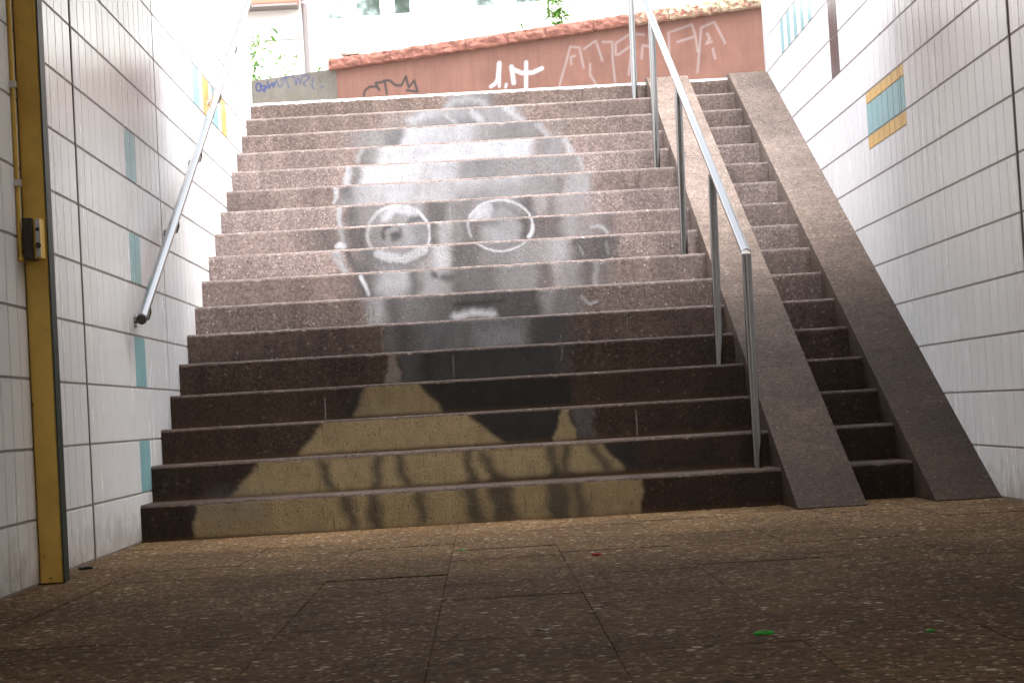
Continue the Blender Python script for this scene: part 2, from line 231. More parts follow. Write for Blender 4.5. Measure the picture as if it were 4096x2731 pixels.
GRAF=[('s','B',1,0.016,0.008,[-0.762,3.586,-0.766,3.568,-0.777,3.556,-0.791,3.553,-0.804,3.56,-0.814,3.574,-0.816,3.592,-0.811,3.61,-0.801,3.622,-0.787,3.625,-0.773,3.618,-0.764,3.604,-0.762,3.586],0),
('s','B',1,0.016,0.008,[-0.771,3.59,-0.727,3.597,-0.706,3.576,-0.73,3.538,-0.751,3.559,-0.698,3.587],0),
('s','B',1,0.016,0.008,[-0.689,3.626,-0.678,3.566,-0.639,3.611,-0.627,3.572,-0.607,3.613],0),
('s','B',0.7,0.014,0.01,[-0.591,3.642,-0.577,3.572,-0.549,3.562,-0.517,3.614],0),
('s','B',0.7,0.014,0.01,[-0.506,3.668,-0.483,3.585,-0.467,3.552],0),
('s','B',0.7,0.014,0.01,[-0.552,3.624,-0.508,3.637,-0.436,3.647,-0.402,3.63,-0.391,3.567],0),
('s','B',0.7,0.014,0.01,[-0.384,3.566,-0.366,3.638,-0.345,3.567,-0.323,3.632,-0.266,3.637,-0.247,3.604,-0.313,3.563,-0.287,3.535],0),
('s','B',0.7,0.014,0.01,[-0.201,3.604,-0.223,3.533,-0.201,3.5],0),
('s','B',0.7,0.014,0.01,[-0.126,3.509,-0.102,3.507],0),
('s','D',0.5,0.014,0.008,[-0.515,3.595,-0.52,3.558,-0.485,3.557,-0.486,3.591],0),
('s','D',0.5,0.014,0.008,[-0.468,3.595,-0.442,3.555,-0.426,3.59],0),
('s','D',0.5,0.014,0.008,[-0.522,3.531,-0.394,3.524],0),
('s','D',0.5,0.014,0.008,[-0.187,3.553,-0.168,3.568,-0.152,3.546],0),
('s','D',0.5,0.014,0.008,[-0.199,3.478,-0.181,3.476],0),
('s','D',0.5,0.014,0.008,[-0.065,3.541,-0.058,3.537],0),
('s','K',1,0.022,0.008,[0.307,3.374,0.322,3.42,0.371,3.446,0.442,3.44,0.467,3.407,0.433,3.473,0.528,3.473,0.542,3.358],0),
('s','K',1,0.022,0.008,[0.517,3.483,0.576,3.478,0.632,3.429,0.69,3.416,0.742,3.493,0.764,3.391,0.821,3.446,0.849,3.343,0.745,3.367],0),
('s','L',0.95,0.044,0.01,[1.658,3.488,1.64,3.36],0),
('s','L',0.95,0.032,0.01,[1.64,3.36,1.607,3.317,1.565,3.299],0),
('s','L',0.95,0.024,0.01,[1.652,3.358,1.646,3.289],0),
('s','L',0.95,0.024,0.01,[1.713,3.299,1.706,3.277],0),
('s','L',0.95,0.04,0.01,[1.772,3.445,1.784,3.304],0),
('s','L',0.95,0.036,0.01,[1.776,3.426,1.864,3.379,1.964,3.369,2.056,3.394],0),
('s','L',0.95,0.036,0.01,[1.912,3.464,1.898,3.253],0),
('s','L',0.34,0.016,0.012,[2.211,3.229,2.303,3.469,2.329,3.546,2.414,3.525,2.441,3.35],0),
('s','L',0.34,0.016,0.012,[2.33,3.395,2.329,3.456,2.367,3.461],0),
('s','L',0.34,0.016,0.012,[2.456,3.509,2.534,3.549,2.567,3.564,2.615,3.388],0),
('s','L',0.34,0.016,0.012,[2.63,3.546,2.714,3.534,2.709,3.375,2.719,3.194],0),
('s','L',0.34,0.016,0.012,[2.739,3.421,2.745,3.52,2.886,3.58,3,3.555],0),
('s','L',0.34,0.016,0.012,[2.76,3.418,2.869,3.473],0),
('s','L',0.34,0.016,0.012,[2.881,3.422,2.843,3.238],0),
('s','L',0.34,0.016,0.012,[2.967,3.361,2.984,3.468,3.056,3.448],0),
('s','L',0.34,0.016,0.012,[2.501,3.372,2.496,3.283,2.544,3.197],0),
('s','L',0.34,0.016,0.012,[3.216,3.357,3.218,3.544,3.343,3.566,3.426,3.584,3.45,3.492,3.462,3.354],0),
('s','L',0.34,0.016,0.012,[3.294,3.455,3.429,3.476],0),
('s','L',0.34,0.016,0.012,[3.45,3.18,3.505,3.544,3.618,3.576,3.654,3.503,3.702,3.39],0),
('s','L',0.34,0.016,0.012,[3.552,3.488,3.574,3.446,3.541,3.407,3.588,3.417],0),
('s','L',0.34,0.016,0.012,[3.594,3.356,3.609,3.276],0)]


# ---------------------------------------------------------------- tagging
def tag(o, label=None, cat=None, group=None, kind=None):
    if label: o['label'] = label
    if cat: o['category'] = cat
    if group: o['group'] = group
    if kind: o['kind'] = kind
    return o
def empty(name, loc, label, cat, group=None):
    o = bpy.data.objects.new(name, None); COL.objects.link(o); o.location = loc
    o.empty_display_size = 0.1
    return tag(o, label, cat, group)
def link(name, me, mats, parent=None, smooth=False):
    if not isinstance(mats, (list, tuple)): mats = [mats]
    for m in mats: me.materials.append(m)
    if smooth:
        for p in me.polygons: p.use_smooth = True
    o = bpy.data.objects.new(name, me); COL.objects.link(o)
    if parent is not None:
        o.parent = parent
        o.matrix_parent_inverse = Matrix.Translation(-Vector(parent.location))
    return o

# ---------------------------------------------------------------- mesh builder
class MB:
    def __init__(s): s.v = []; s.f = []; s.m = []
    def face(s, pts, m=0):
        k = len(s.v); s.v += [tuple(p) for p in pts]; s.f.append(tuple(range(k, k + len(pts)))); s.m.append(m)
    def box(s, x0, x1, y0, y1, z0, z1, m=0):
        k = len(s.v)
        s.v += [(x, y, z) for z in (z0, z1) for y in (y0, y1) for x in (x0, x1)]
        for q in ((0,2,3,1),(4,5,7,6),(0,1,5,4),(2,6,7,3),(0,4,6,2),(1,3,7,5)):
            s.f.append(tuple(k + i for i in q)); s.m.append(m)
    def tube(s, pts, r, n=20, m=0, caps=True):
        pts = [Vector(p) for p in pts]; rings = []
        up = None
        for i, p in enumerate(pts):
            a = pts[max(i-1, 0)]; b = pts[min(i+1, len(pts)-1)]
            if 0 < i < len(pts)-1:
                d = ((p-a).normalized() + (b-p).normalized()).normalized()
                c = max(0.35, d.dot((p-a).normalized()))
            else: d = (b-a).normalized(); c = 1
            if up is None:
                up = Vector((1,0,0)) if abs(d.x) < .9 else Vector((0,0,1))
            u = (up - d*up.dot(d)).normalized(); w = d.cross(u)
            rr = r[i] if isinstance(r, (list, tuple)) else r
            k = len(s.v)
            for j in range(n):
                t = 2*PI*j/n
                off = u*math.cos(t)*rr + w*math.sin(t)*rr
                if 0 < i < len(pts)-1:      # mitre
                    e = (p-a).normalized(); dd = off - d*off.dot(d)
                    nrm = ((b-p).normalized()-e)
                    if nrm.length > 1e-6:
                        nrm.normalize(); q = dd.dot(nrm); dd = dd + nrm*q*(1/c-1)
                    off = dd
                s.v.append(tuple(p+off))
            rings.append(k)
        for a, b in zip(rings, rings[1:]):
            for j in range(n):
                s.f.append((a+j, a+(j+1)%n, b+(j+1)%n, b+j)); s.m.append(m)
        if caps:
            s.f.append(tuple(rings[0]+j for j in reversed(range(n)))); s.m.append(m)
            s.f.append(tuple(rings[-1]+j for j in range(n))); s.m.append(m)
    def mesh(s, name):
        me = bpy.data.meshes.new(name); me.from_pydata(s.v, [], s.f); me.update()
        me.polygons.foreach_set('material_index', s.m); return me
    def build(s, name, mats, parent=None, bevel=0, smooth=False, seg=2):
        me = s.mesh(name)
        bm = bmesh.new(); bm.from_mesh(me)
        if bevel:
            bmesh.ops.remove_doubles(bm, verts=bm.verts, dist=1e-5)
            bmesh.ops.bevel(bm, geom=[e for e in bm.edges if e.is_manifold and e.calc_face_angle(0) > .5], offset=bevel, segments=seg, profile=.5, affect='EDGES', clamp_overlap=True)
        bmesh.ops.recalc_face_normals(bm, faces=bm.faces)
        bm.to_mesh(me); bm.free()
        o = link(name, me, mats, parent)
        if smooth:
            me.shade_smooth() if hasattr(me, 'shade_smooth') else None
            me.polygons.foreach_set('use_smooth', [True]*len(me.polygons))
            me.set_sharp_from_angle(angle=R(38))
        return o

# ---------------------------------------------------------------- materials
class NT:
    def __init__(s, name):
        s.mat = bpy.data.materials.new(name); s.mat.use_nodes = True
        s.n = s.mat.node_tree.nodes; s.l = s.mat.node_tree.links
        s.b = s.n['Principled BSDF']; s.out = s.n['Material Output']
        s.tc = s.n.new('ShaderNodeNewGeometry')
        s.P = s.tc.outputs['Position']
    def set(s, **k):
        for a, v in k.items():
            i = s.b.inputs[a.replace('_', ' ')]
            if isinstance(v, bpy.types.NodeSocket): s.l.new(v, i)
            elif isinstance(v, tuple) and len(v) == 3: i.default_value = (*v, 1)
            else: i.default_value = v
    def put(s, node, key, v):
        if v is None: return
        if isinstance(v, bpy.types.NodeSocket): s.l.new(v, node.inputs[key])
        else:
            if isinstance(v, tuple) and len(v) == 3 and node.inputs[key].type == 'RGBA': v = (*v, 1)
            node.inputs[key].default_value = v
    def scale(s, vec, sc):
        m = s.n.new('ShaderNodeMapping'); s.put(m, 'Vector', vec); m.inputs['Scale'].default_value = sc; return m.outputs[0]
    def noise(s, vec, scale, detail=3, rough=.55, dist=0):
        t = s.n.new('ShaderNodeTexNoise'); s.put(t, 'Vector', vec)
        t.inputs['Scale'].default_value = scale; t.inputs['Detail'].default_value = detail
        t.inputs['Roughness'].default_value = rough; t.inputs['Distortion'].default_value = dist
        return t.outputs['Fac']
    def vor(s, vec, scale, out='Distance', feature='F1', rand=1):
        t = s.n.new('ShaderNodeTexVoronoi'); t.feature = feature; s.put(t, 'Vector', vec)
        t.inputs['Scale'].default_value = scale; t.inputs['Randomness'].default_value = rand
        return t.outputs[out]
    def ramp(s, fac, stops, interp='LINEAR'):
        t = s.n.new('ShaderNodeValToRGB'); s.put(t, 'Fac', fac); e = t.color_ramp.elements
        t.color_ramp.interpolation = interp
        while len(e) < len(stops): e.new(.5)
        for el, (p, c) in zip(e, stops):
            el.position = p; el.color = (c, c, c, 1) if not isinstance(c, tuple) else (*c, 1)
        return t.outputs['Color']
    def mix(s, fac, a, b, mode='MIX'):
        t = s.n.new('ShaderNodeMix'); t.data_type = 'RGBA'; t.blend_type = mode
        s.put(t, 0, fac); s.put(t, 6, a); s.put(t, 7, b); return t.outputs[2]
    def math(s, op, a, b=None, c=None):
        t = s.n.new('ShaderNodeMath'); t.operation = op
        s.put(t, 0, a)
        if b is not None: s.put(t, 1, b)
        if c is not None: s.put(t, 2, c)
        return t.outputs[0]
    def sep(s, v):
        t = s.n.new('ShaderNodeSeparateColor'); s.put(t, 0, v); return t.outputs
    def attr(s, name):
        t = s.n.new('ShaderNodeAttribute'); t.attribute_name = name; return t
    def bump(s, h, strength=.5, dist=.01, prev=None):
        t = s.n.new('ShaderNodeBump'); t.inputs['Strength'].default_value = strength; t.inputs['Distance'].default_value = dist
        s.put(t, 'Height', h)
        if prev is not None: s.l.new(prev, t.inputs['Normal'])
        s.l.new(t.outputs[0], s.b.inputs['Normal']); return t.outputs[0]

def plain(name, col, rough=.6, metal=0, bumpy=0, var=.15, sc=6):
    m = NT(name); n = m.noise(m.P, sc, 5, .6)
    f = m.ramp(n, [(.3, 1-var), (.7, 1+0*var)])
    m.set(Base_Color=m.mix(1, col, f, 'MULTIPLY'), Roughness=rough, Metallic=metal)
    if bumpy: m.bump(m.noise(m.P, sc*8, 4, .6), .5, bumpy)
    return m.mat

def aggregate(name, base, dark, light, fleck, scale, painted=False, rough=.62, fleckamt=.12, bumpd=.0025, spec=.13, toned=False, slab=False):
    """exposed-aggregate concrete: pebbles of many tones in a brown matrix, pits, dirt; optional paint layer from vertex colours"""
    m = NT(name)
    warp = m.n.new('ShaderNodeTexNoise'); warp.inputs['Scale'].default_value = 9; m.l.new(m.P, warp.inputs['Vector'])
    cells = m.vor(m.P, scale, 'Color'); r, g, b = m.sep(cells)[:3]
    dist = m.vor(m.P, scale, 'Distance')
    cells2 = m.vor(m.P, scale*.42, 'Color'); r2, g2, _ = m.sep(cells2)[:3]
    dist2 = m.vor(m.P, scale*.42, 'Distance')
    peb = m.ramp(r, [(0, dark), (.45, base), (.8, base), (1, light)])
    c = m.mix(.65, base, peb)
    fine = m.noise(m.P, scale*2.2, 3, .7); mid = m.noise(m.P, scale*.55, 4, .7)
    c = m.mix(.6, c, m.mix(1, c, m.ramp(mid, [(.3, .45), (.7, 1.5)]), 'MULTIPLY'))
    c = m.mix(.55, c, m.mix(1, c, m.ramp(fine, [(.3, .35), (.7, 1.5)]), 'MULTIPLY'))
    # bright pebbles, two sizes
    mk = m.math('MULTIPLY', m.math('GREATER_THAN', g, 1-fleckamt), m.ramp(dist, [(.25, 1.0), (.45, 0.0)]))
    c = m.mix(mk, c, fleck)
    mk2 = m.math('MULTIPLY', m.math('GREATER_THAN', g2, 1-fleckamt*.35), m.ramp(dist2, [(.22, 1.0), (.36, 0.0)]))
    c = m.mix(mk2, c, tuple(min(1, x*1.15) for x in fleck))
    # dirt patches
    d = m.noise(m.P, 1.7, 6, .65)
    c = m.mix(.75, c, m.mix(1, c, m.ramp(d, [(.32, .55), (.62, 1.12)]), 'MULTIPLY'))
    d2 = m.noise(m.scale(m.P, (14, 14, 1.2)), 1, 4, .6)
    c = m.mix(.35, c, m.mix(1, c, m.ramp(d2, [(.35, .5), (.6, 1.05)]), 'MULTIPLY'))
    # pits
    pit = m.math('MULTIPLY', m.math('GREATER_THAN', b, .955), m.ramp(dist, [(.2, 1.0), (.38, 0.0)]))
    c = m.mix(m.math('MULTIPLY', pit, .8), c, (.02, .017, .015))
    if slab: c = m.mix(1, c, m.attr('SlabTone').outputs['Color'], 'MULTIPLY')
    if painted or toned: c = m.mix(1, c, m.attr('StoneTone').outputs['Color'], 'MULTIPLY')
    if painted:
        at = m.attr('Paint')
        streak = m.noise(m.scale(m.P, (110, 20, 8)), 1, 3, .7)
        blot = m.noise(m.P, 6, 4, .6)
        lum = m.sep(at.outputs['Color'])[1]
        s1 = m.ramp(m.math('ADD', streak, m.math('MULTIPLY', blot, .35)), [(.46, .28), (.58, 1.0)])
        grain = m.ramp(m.noise(m.P, scale*1.4, 3, .7), [(.3, .68), (.52, 1.0)])
        # each riser hangs its drips from the nosing: the pale paint thins in vertical runs
        cov = m.math('MULTIPLY', at.outputs['Alpha'], m.math('MULTIPLY', s1, grain))
        cov = m.math('MULTIPLY', cov, m.math('SUBTRACT', 1.0, m.math('MULTIPLY', pit, .85)))
        pc = m.mix(.35, at.outputs['Color'], m.mix(1, at.outputs['Color'], m.ramp(fine, [(.3, .5), (.7, 1.4)]), 'MULTIPLY'))
        pc = m.mix(.5, pc, m.mix(1, pc, m.ramp(m.noise(m.scale(m.P, (14, 14, 9)), 1, 6, .7), [(.32, .55), (.62, 1.12)]), 'MULTIPLY'))
        c = m.mix(cov, c, pc)
    m.set(Base_Color=c, Roughness=m.ramp(fine, [(.3, min(1, rough+.12)), (.7, rough-.08)]), Specular_IOR_Level=spec)
    h = m.math('ADD', m.math('MULTIPLY', m.math('SUBTRACT', 1.0, dist), .6), m.math('MULTIPLY', fine, .8))
    h = m.math('SUBTRACT', h, m.math('MULTIPLY', pit, 1.5))
    m.bump(h, .8, bumpd)
    return m.mat

STONE = dict(base=(.205, .160, .150), dark=(.125, .095, .088), light=(.27, .225, .213), fleck=(.35, .305, .29))
M = {}
M['step'] = aggregate('stair_stone', scale=95, painted=True, **STONE)
M['ramp'] = aggregate('ramp_stone', scale=105, base=(.30, .235, .205), dark=(.15, .110, .092), light=(.42, .345, .31), fleck=(.52, .46, .42), fleckamt=.09, toned=True)
M['landing'] = aggregate('sunlit_landing_stone', scale=110, base=(.66, .63, .60), dark=(.55, .52, .50), light=(.68, .65, .62), fleck=(.75, .72, .7), bumpd=.002)  # pale colour carries the bright sunlight on the top edge
M['tread'] = aggregate('tread_stone', scale=110, base=(.18, .14, .128), dark=(.10, .075, .067), light=(.26, .215, .20), fleck=(.36, .32, .30), bumpd=.002, toned=True)
M['floor'] = aggregate('floor_stone', scale=68, base=(.160, .098, .048), dark=(.036, .019, .009), light=(.33, .22, .125), fleck=(.50, .42, .31), rough=.66, spec=.03, fleckamt=.17, slab=True, bumpd=.006)
M['gap'] = plain('joint_dirt', (.03, .022, .016), .95)
M['mortar'] = plain('mortar', (.30, .27, .24), .9, bumpy=.002)

def tile_mat(name, col, rough=.20):
    m = NT(name)
    rv = m.attr('TileVar').outputs['Color']
    v = m.sep(rv)[0]
    sm = m.noise(m.scale(m.P, (1, 5, .8)), 1.3, 6, .7)
    c = m.mix(1, col, m.ramp(v, [(0, (.95, .95, .96)), (1, (1.0, 1.0, 1.0))]), 'MULTIPLY')
    c = m.mix(.35, c, m.mix(1, c, m.ramp(sm, [(.34, (.86, .85, .83)), (.58, (1, 1, 1))]), 'MULTIPLY'))
    # splash dirt climbing from the floor
    zz = m.n.new('ShaderNodeSeparateXYZ'); m.l.new(m.P, zz.inputs[0])
    hh = m.math('ADD', zz.outputs[2], m.math('MULTIPLY', m.noise(m.P, 7, 5, .7), -.5))
    c = m.mix(m.ramp(m.math('ADD', hh, .25), [(.0, .55), (.16, 0.0)]), c, (.30, .25, .19))
    dn = m.noise(m.P, 55, 2, .5)
    c = m.mix(m.ramp(dn, [(.745, 0.0), (.77, .6)]), c, (.10, .07, .05))
    m.set(Base_Color=c, Roughness=m.ramp(sm, [(.3, rough+.10), (.7, rough)]), IOR=1.42)
    m.bump(m.noise(m.P, 14, 2, .5), .06, .004)
    return m.mat
M['tile_w'] = tile_mat('white_tile', (.84, .845, .85))
M['tile_t'] = tile_mat('teal_tile', (.29, .52, .55))
M['tile_y'] = tile_mat('yellow_tile', (.74, .48, .17))
M['tile_d'] = tile_mat('dark_tile', (.075, .055, .060))
M['grout'] = plain('grout', (.30, .26, .24), .9, bumpy=.001)
M['joint'] = plain('joint_profile', (.11, .085, .08), .6)

def steel(name, col=(.26, .255, .25), rough=.15):
    m = NT(name)
    sm = m.noise(m.P, 14, 4, .6)
    m.set(Base_Color=col, Metallic=1.0, Roughness=m.ramp(sm, [(.40, rough), (.75, rough+.12)]))
    return m.mat
M['steel'] = steel('brushed_steel')
M['steel_d'] = steel('worn_steel', (.45, .43, .40), .35)
M['cap'] = plain('cap_plastic', (.045, .036, .032), .55)
def yellow_paint():
    m = NT('mustard_paint')
    n = m.noise(m.P, 5, 6, .65); s = m.noise(m.P, 38, 3, .6)
    c = m.ramp(n, [(.3, (.55, .33, .055)), (.6, (.80, .52, .10))])
    c = m.mix(m.ramp(s, [(.69, 0.0), (.73, .85)]), c, (.09, .05, .03))
    m.set(Base_Color=c, Roughness=.42); m.bump(n, .3, .003)
    return m.mat
M['yellow'] = yellow_paint()
M['seal'] = plain('rubber_seal', (.02, .035, .025), .5)
M['lock'] = plain('lock_grease', (.045, .032, .018), .5, metal=.4)
M['white_plaster'] = plain('white_plaster', (.80, .79, .77), .85, var=.05, bumpy=.002)
M['ceiling'] = plain('ceiling_paint', (.68, .64, .58), .8, var=.2)
M['warm_wall'] = plain('ochre_bounce_wall', (.80, .72, .56), .7, var=.25)  # warm tone to bounce fill light off the added court and well
M['concrete'] = plain('grey_concrete', (.45, .42, .38), .85, var=.3, bumpy=.002)
M['soil'] = plain('planter_soil', (.10, .075, .05), .95, bumpy=.01)
M['pave'] = aggregate('pavement_stone', scale=70, base=(.50, .48, .45), dark=(.35, .33, .31), light=(.62, .60, .57), fleck=(.7, .68, .66), bumpd=.002)

def render_wall(name, base, dark, painted=True):
    m = NT(name)
    n = m.noise(m.P, 3, 7, .65); st = m.noise(m.scale(m.P, (15, 15, 1.4)), 1, 6, .7)
    f = m.noise(m.P, 120, 3, .6)
    c = m.ramp(n, [(.3, dark), (.65, base)])
    c = m.mix(.38, c, m.mix(1, c, m.ramp(st, [(.3, .6), (.58, 1.08)]), 'MULTIPLY'))
    c = m.mix(.3, c, m.mix(1, c, m.ramp(f, [(.3, .7), (.7, 1.2)]), 'MULTIPLY'))
    chip = m.noise(m.scale(m.P, (30, 30, 12)), 1, 3, .6)
    c = m.mix(m.ramp(chip, [(.70, 0.0), (.73, .8)]), c, (.09, .075, .07))
    at = m.attr('Paint')
    grain = m.ramp(m.noise(m.P, 90, 3, .7), [(.30, .78), (.5, 1.0)])
    cov = m.math('MULTIPLY', at.outputs['Alpha'], grain)
    c = m.mix(cov, c, at.outputs['Color'])
    m.set(Base_Color=c, Roughness=.85); m.bump(m.math('ADD', f, m.math('MULTIPLY', st, 2.0)), .5, .003)
    return m.mat
M['red'] = render_wall('red_render', (.135, .062, .044), (.10, .044, .031))
M['grey'] = render_wall('grey_render', (.115, .102, .084), (.06, .053, .044))
def sandstone():
    m = NT('red_sandstone')
    n = m.noise(m.P, 12, 6, .7); k = m.noise(m.scale(m.P, (9, 9, 22)), 1, 5, .6)
    c = m.ramp(n, [(.28, (.085, .033, .024)), (.5, (.17, .066, .047)), (.72, (.25, .115, .085))])
    c = m.mix(.4, c, m.mix(1, c, m.ramp(k, [(.3, .6), (.65, 1.2)]), 'MULTIPLY'))
    # lichen and old mortar crust, on the stones by the right-hand wall
    at = m.attr('Crust').outputs['Color']
    cr = m.math('MULTIPLY', m.sep(at)[0], m.ramp(m.noise(m.P, 16, 5, .7), [(.40, 0.0), (.52, 1.0)]))
    c = m.mix(cr, c, m.mix(n, (.42, .38, .28), (.22, .22, .13)))
    m.set(Base_Color=c, Roughness=.9); m.bump(m.noise(m.P, 60, 5, .7), .8, .006)
    return m.mat
M['sand'] = sandstone()
def leafm(name, c1, c2):
    m = NT(name)
    oi = m.n.new('ShaderNodeObjectInfo')
    n = m.noise(m.P, 9, 2, .5)
    c = m.ramp(n, [(.35, c1), (.65, c2)])
    tr = m.n.new('ShaderNodeBsdfTranslucent'); m.l.new(c, tr.inputs[0])
    mx = m.n.new('ShaderNodeMixShader'); mx.inputs[0].default_value = .45
    m.set(Base_Color=c, Roughness=.5)
    m.l.new(m.b.outputs[0], mx.inputs[1]); m.l.new(tr.outputs[0], mx.inputs[2]); m.l.new(mx.outputs[0], m.out.inputs[0])
    return m.mat
M['leaf'] = leafm('leaf', (.05, .15, .02), (.16, .33, .05))
M['leaf_d'] = leafm('tree_leaf', (.015, .05, .012), (.05, .12, .03))
M['stem'] = plain('stem', (.16, .18, .07), .7)
M['bark'] = plain('bark', (.10, .07, .05), .9, bumpy=.01)
M['glass'] = None
g = NT('window_glass'); g.set(Base_Color=(.30, .36, .34), Roughness=.03, Metallic=.85, IOR=1.8); M['glass'] = g.mat
M['frame_w'] = plain('white_frame', (.78, .78, .77), .4, var=.04)
M['beam'] = plain('red_fascia', (.48, .13, .08), .5)
M['zinc'] = plain('zinc', (.55, .54, .56), .45, metal=.2)

# ---------------------------------------------------------------- painting on walls (vertex colours)
def paint(U, V, shapes, riser=0):
    """composite soft-edged spray-paint strokes and patches over points (U,V); returns rgb and coverage"""
    n = len(U); rgb = np.zeros((n, 3)); A = np.zeros(n)
    # hand-held spray: edges wander
    U0, V0 = U, V; U1 = U + .0045*np.sin(V*61+U*17) + .004*np.sin(U*41-V*33+1) + .002*np.sin(V*170+U*90); V1 = V + .004*np.sin(U*47+V*21+2) + .002*np.sin(U*130-V*60)
    for kind, col, a, w, bl, fl, only in shapes:
        if only and only != riser: continue
        p = np.array(fl, float).reshape(-1, 2)
        g = 0.0 if not riser or col == 'J' else (1.0 if kind == 'p' or w > .025 else .35)
        U, V = U0 + (U1-U0)*g, V0 + (V1-V0)*g
        if only and kind == 'p': V = (only-.5)*H + (V0-(only-.5)*H)*.84     # patches run right up to the nosing
        m = (w/2 if kind == 's' else 0) + bl
        idx = np.nonzero((U > p[:,0].min()-m) & (U < p[:,0].max()+m) & (V > p[:,1].min()-m) & (V < p[:,1].max()+m))[0]
        if not len(idx): continue
        x, y = U[idx], V[idx]
        d = np.full(len(idx), 1e9)
        q = np.vstack([p, p[:1]]) if kind == 'p' else p
        for (x0, y0), (x1, y1) in zip(q, q[1:]):
            dx, dy = x1-x0, y1-y0; L = dx*dx+dy*dy
            t = np.clip(((x-x0)*dx+(y-y0)*dy)/L, 0, 1) if L > 1e-12 else 0
            d = np.minimum(d, np.hypot(x-x0-t*dx, y-y0-t*dy))
        if kind == 'p':
            ins = np.zeros(len(idx), bool)
            for (x0, y0), (x1, y1) in zip(q, q[1:]):
                if y0 == y1: continue
                c = ((y0 > y) != (y1 > y)) & (x < (x1-x0)*(y-y0)/(y1-y0)+x0)
                ins ^= c
            sd = np.where(ins, -d, d)
        else: sd = d - w/2
        k = np.clip(.5 - sd/(2*max(bl, .002)), 0, 1); k = k*k*(3-2*k)*a
        na = A[idx] + k*(1-A[idx])
        c = np.array(PAL[col] if isinstance(col, str) else (col*.96, col*.99, col*1.06))
        rgb[idx] = np.where(na[:,None] > 1e-6, (rgb[idx]*(A[idx]*(1-k))[:,None] + c*k[:,None])/np.maximum(na, 1e-6)[:,None], 0)
        A[idx] = na
    return rgb, A
def set_attr(me, name, rgb, A):
    at = me.color_attributes.new(name, 'FLOAT_COLOR', 'POINT')
    d = np.ones((len(me.vertices), 4)); d[:, :3] = rgb; d[:, 3] = A
    at.data.foreach_set('color', d.ravel())

# stone tone per step, much darker towards the bottom (riser 1 upwards)
RISER_TONE = [.11, .125, .15, .21, .36, .62, .88, .92, 1.02, .98, 1.04, .90, .98, .92, .76, .74, .62]
# ---------------------------------------------------------------- staircase
def step_mesh(i, x0, x1, dx, painted):
    """one solid block step: riser, rounded nosing, tread running back under the next riser"""
    y, z0, z1 = (i-1)*T, (i-1)*H, i*H
    r = .017 if i < NS else .030
    prof = [(y, z0 - (.0 if i == 1 else .0))]
    nz = 24 if painted else 6
    for k in range(1, nz+1): prof.append((y, z0 + (H-r)*k/nz))
    for k in range(1, 9):
        a = k/8*PI/2; prof.append((y + r - r*math.cos(a), z1 - r + r*math.sin(a)))
    back = y + T + .002 if i < NS else y + .6
    for k in range(1, 7): prof.append((y + r + (back-y-r)*k/6, z1))
    nx = max(2, int(round((x1-x0)/dx))); xs = np.linspace(x0, x1, nx+1)
    P = np.array(prof); npf = len(P)
    X = np.repeat(xs, npf); Y = np.tile(P[:,0], nx+1); Z = np.tile(P[:,1], nx+1)
    # worn, slightly wavy nosing line
    wob = np.array([noise.noise(Vector((x*5.5, i*7.3, 0)))*.0022 + noise.noise(Vector((x*38, i*3.1, 4)))*.0014 for x in xs])
    chip = np.array([max(0, noise.noise(Vector((x*17, i*5.7, 9)))-.42)*.026 for x in xs])
    w = np.repeat(wob - chip, npf)
    nose = np.exp(-(((Y-y)**2 + (Z-z1)**2)/(.02**2)))
    Z = Z + w*nose; Y = Y - w*nose*.6 + 0
    v = np.stack([X, Y, Z], 1)
    a = (np.arange(nx)[:,None]*npf + np.arange(npf-1)[None,:]).ravel()
    f = np.stack([a, a+npf, a+npf+1, a+1], 1)
    verts = v.tolist(); faces = f.tolist()
    # end caps and underside
    for e, rev in ((0, False), (nx, True)):
        base = e*npf; k = len(verts)
        verts.append((xs[e], back, z0)); loop = [base+j for j in range(npf)] + [k]
        faces.append(loop[::-1] if rev else loop)
    me = bpy.data.meshes.new('step'); me.from_pydata(verts, [], faces); me.update()
    nv = len(me.vertices)
    U = np.array([q[0] for q in verts]); V = np.array([min(max(q[2], z0), z1) for q in verts])
    fr = np.array([1.0 if q[1] < y + .004 and q[2] < z1-(.013 if i < NS else .024) else 0.0 for q in verts])
    rgb = np.zeros((nv, 3)); A = np.zeros(nv)
    if painted:
        near = [s for s in MURAL+JOINTS if min(s[5][1::2])-.2 < z1 and max(s[5][1::2])+.2 > z0]
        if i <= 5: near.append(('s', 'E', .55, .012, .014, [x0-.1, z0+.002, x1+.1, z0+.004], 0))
        rgb, A = paint(U, V, near, i)
        A = A*fr
    set_attr(me, 'Paint', rgb, A)
    gt = RISER_TONE[min(i, len(RISER_TONE))-1]; gr = np.where(fr > 0, gt, min(1, gt*1.1+.30))[:,None]*np.ones((1, 3)); gr[:,1] = gr[:,1]**1.12; gr[:,2] = gr[:,2]**1.28
    set_attr(me, 'StoneTone', gr, np.ones(nv))
    me.polygons.foreach_set('material_index', [1 if p.normal.z > .30 else 0 for p in me.polygons])
    me.polygons.foreach_set('use_smooth', [True]*len(me.polygons)); me.set_sharp_from_angle(angle=R(40))
    return me
stairs = empty('staircase', (0, 0, 0), 'wide brown stone stairs painted across the risers with a portrait in round glasses', 'stairs')
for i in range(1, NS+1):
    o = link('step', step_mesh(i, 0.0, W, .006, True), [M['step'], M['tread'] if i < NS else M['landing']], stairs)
narrow = empty('narrow_staircase', (LX1, 0, 0), 'narrow flight of bare stone steps squeezed between two sloping ramps', 'stairs')
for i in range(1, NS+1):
    link('step', step_mesh(i, LX1, RX0, .02, False), [M['step'], M['tread'] if i < NS else M['landing']], narrow)

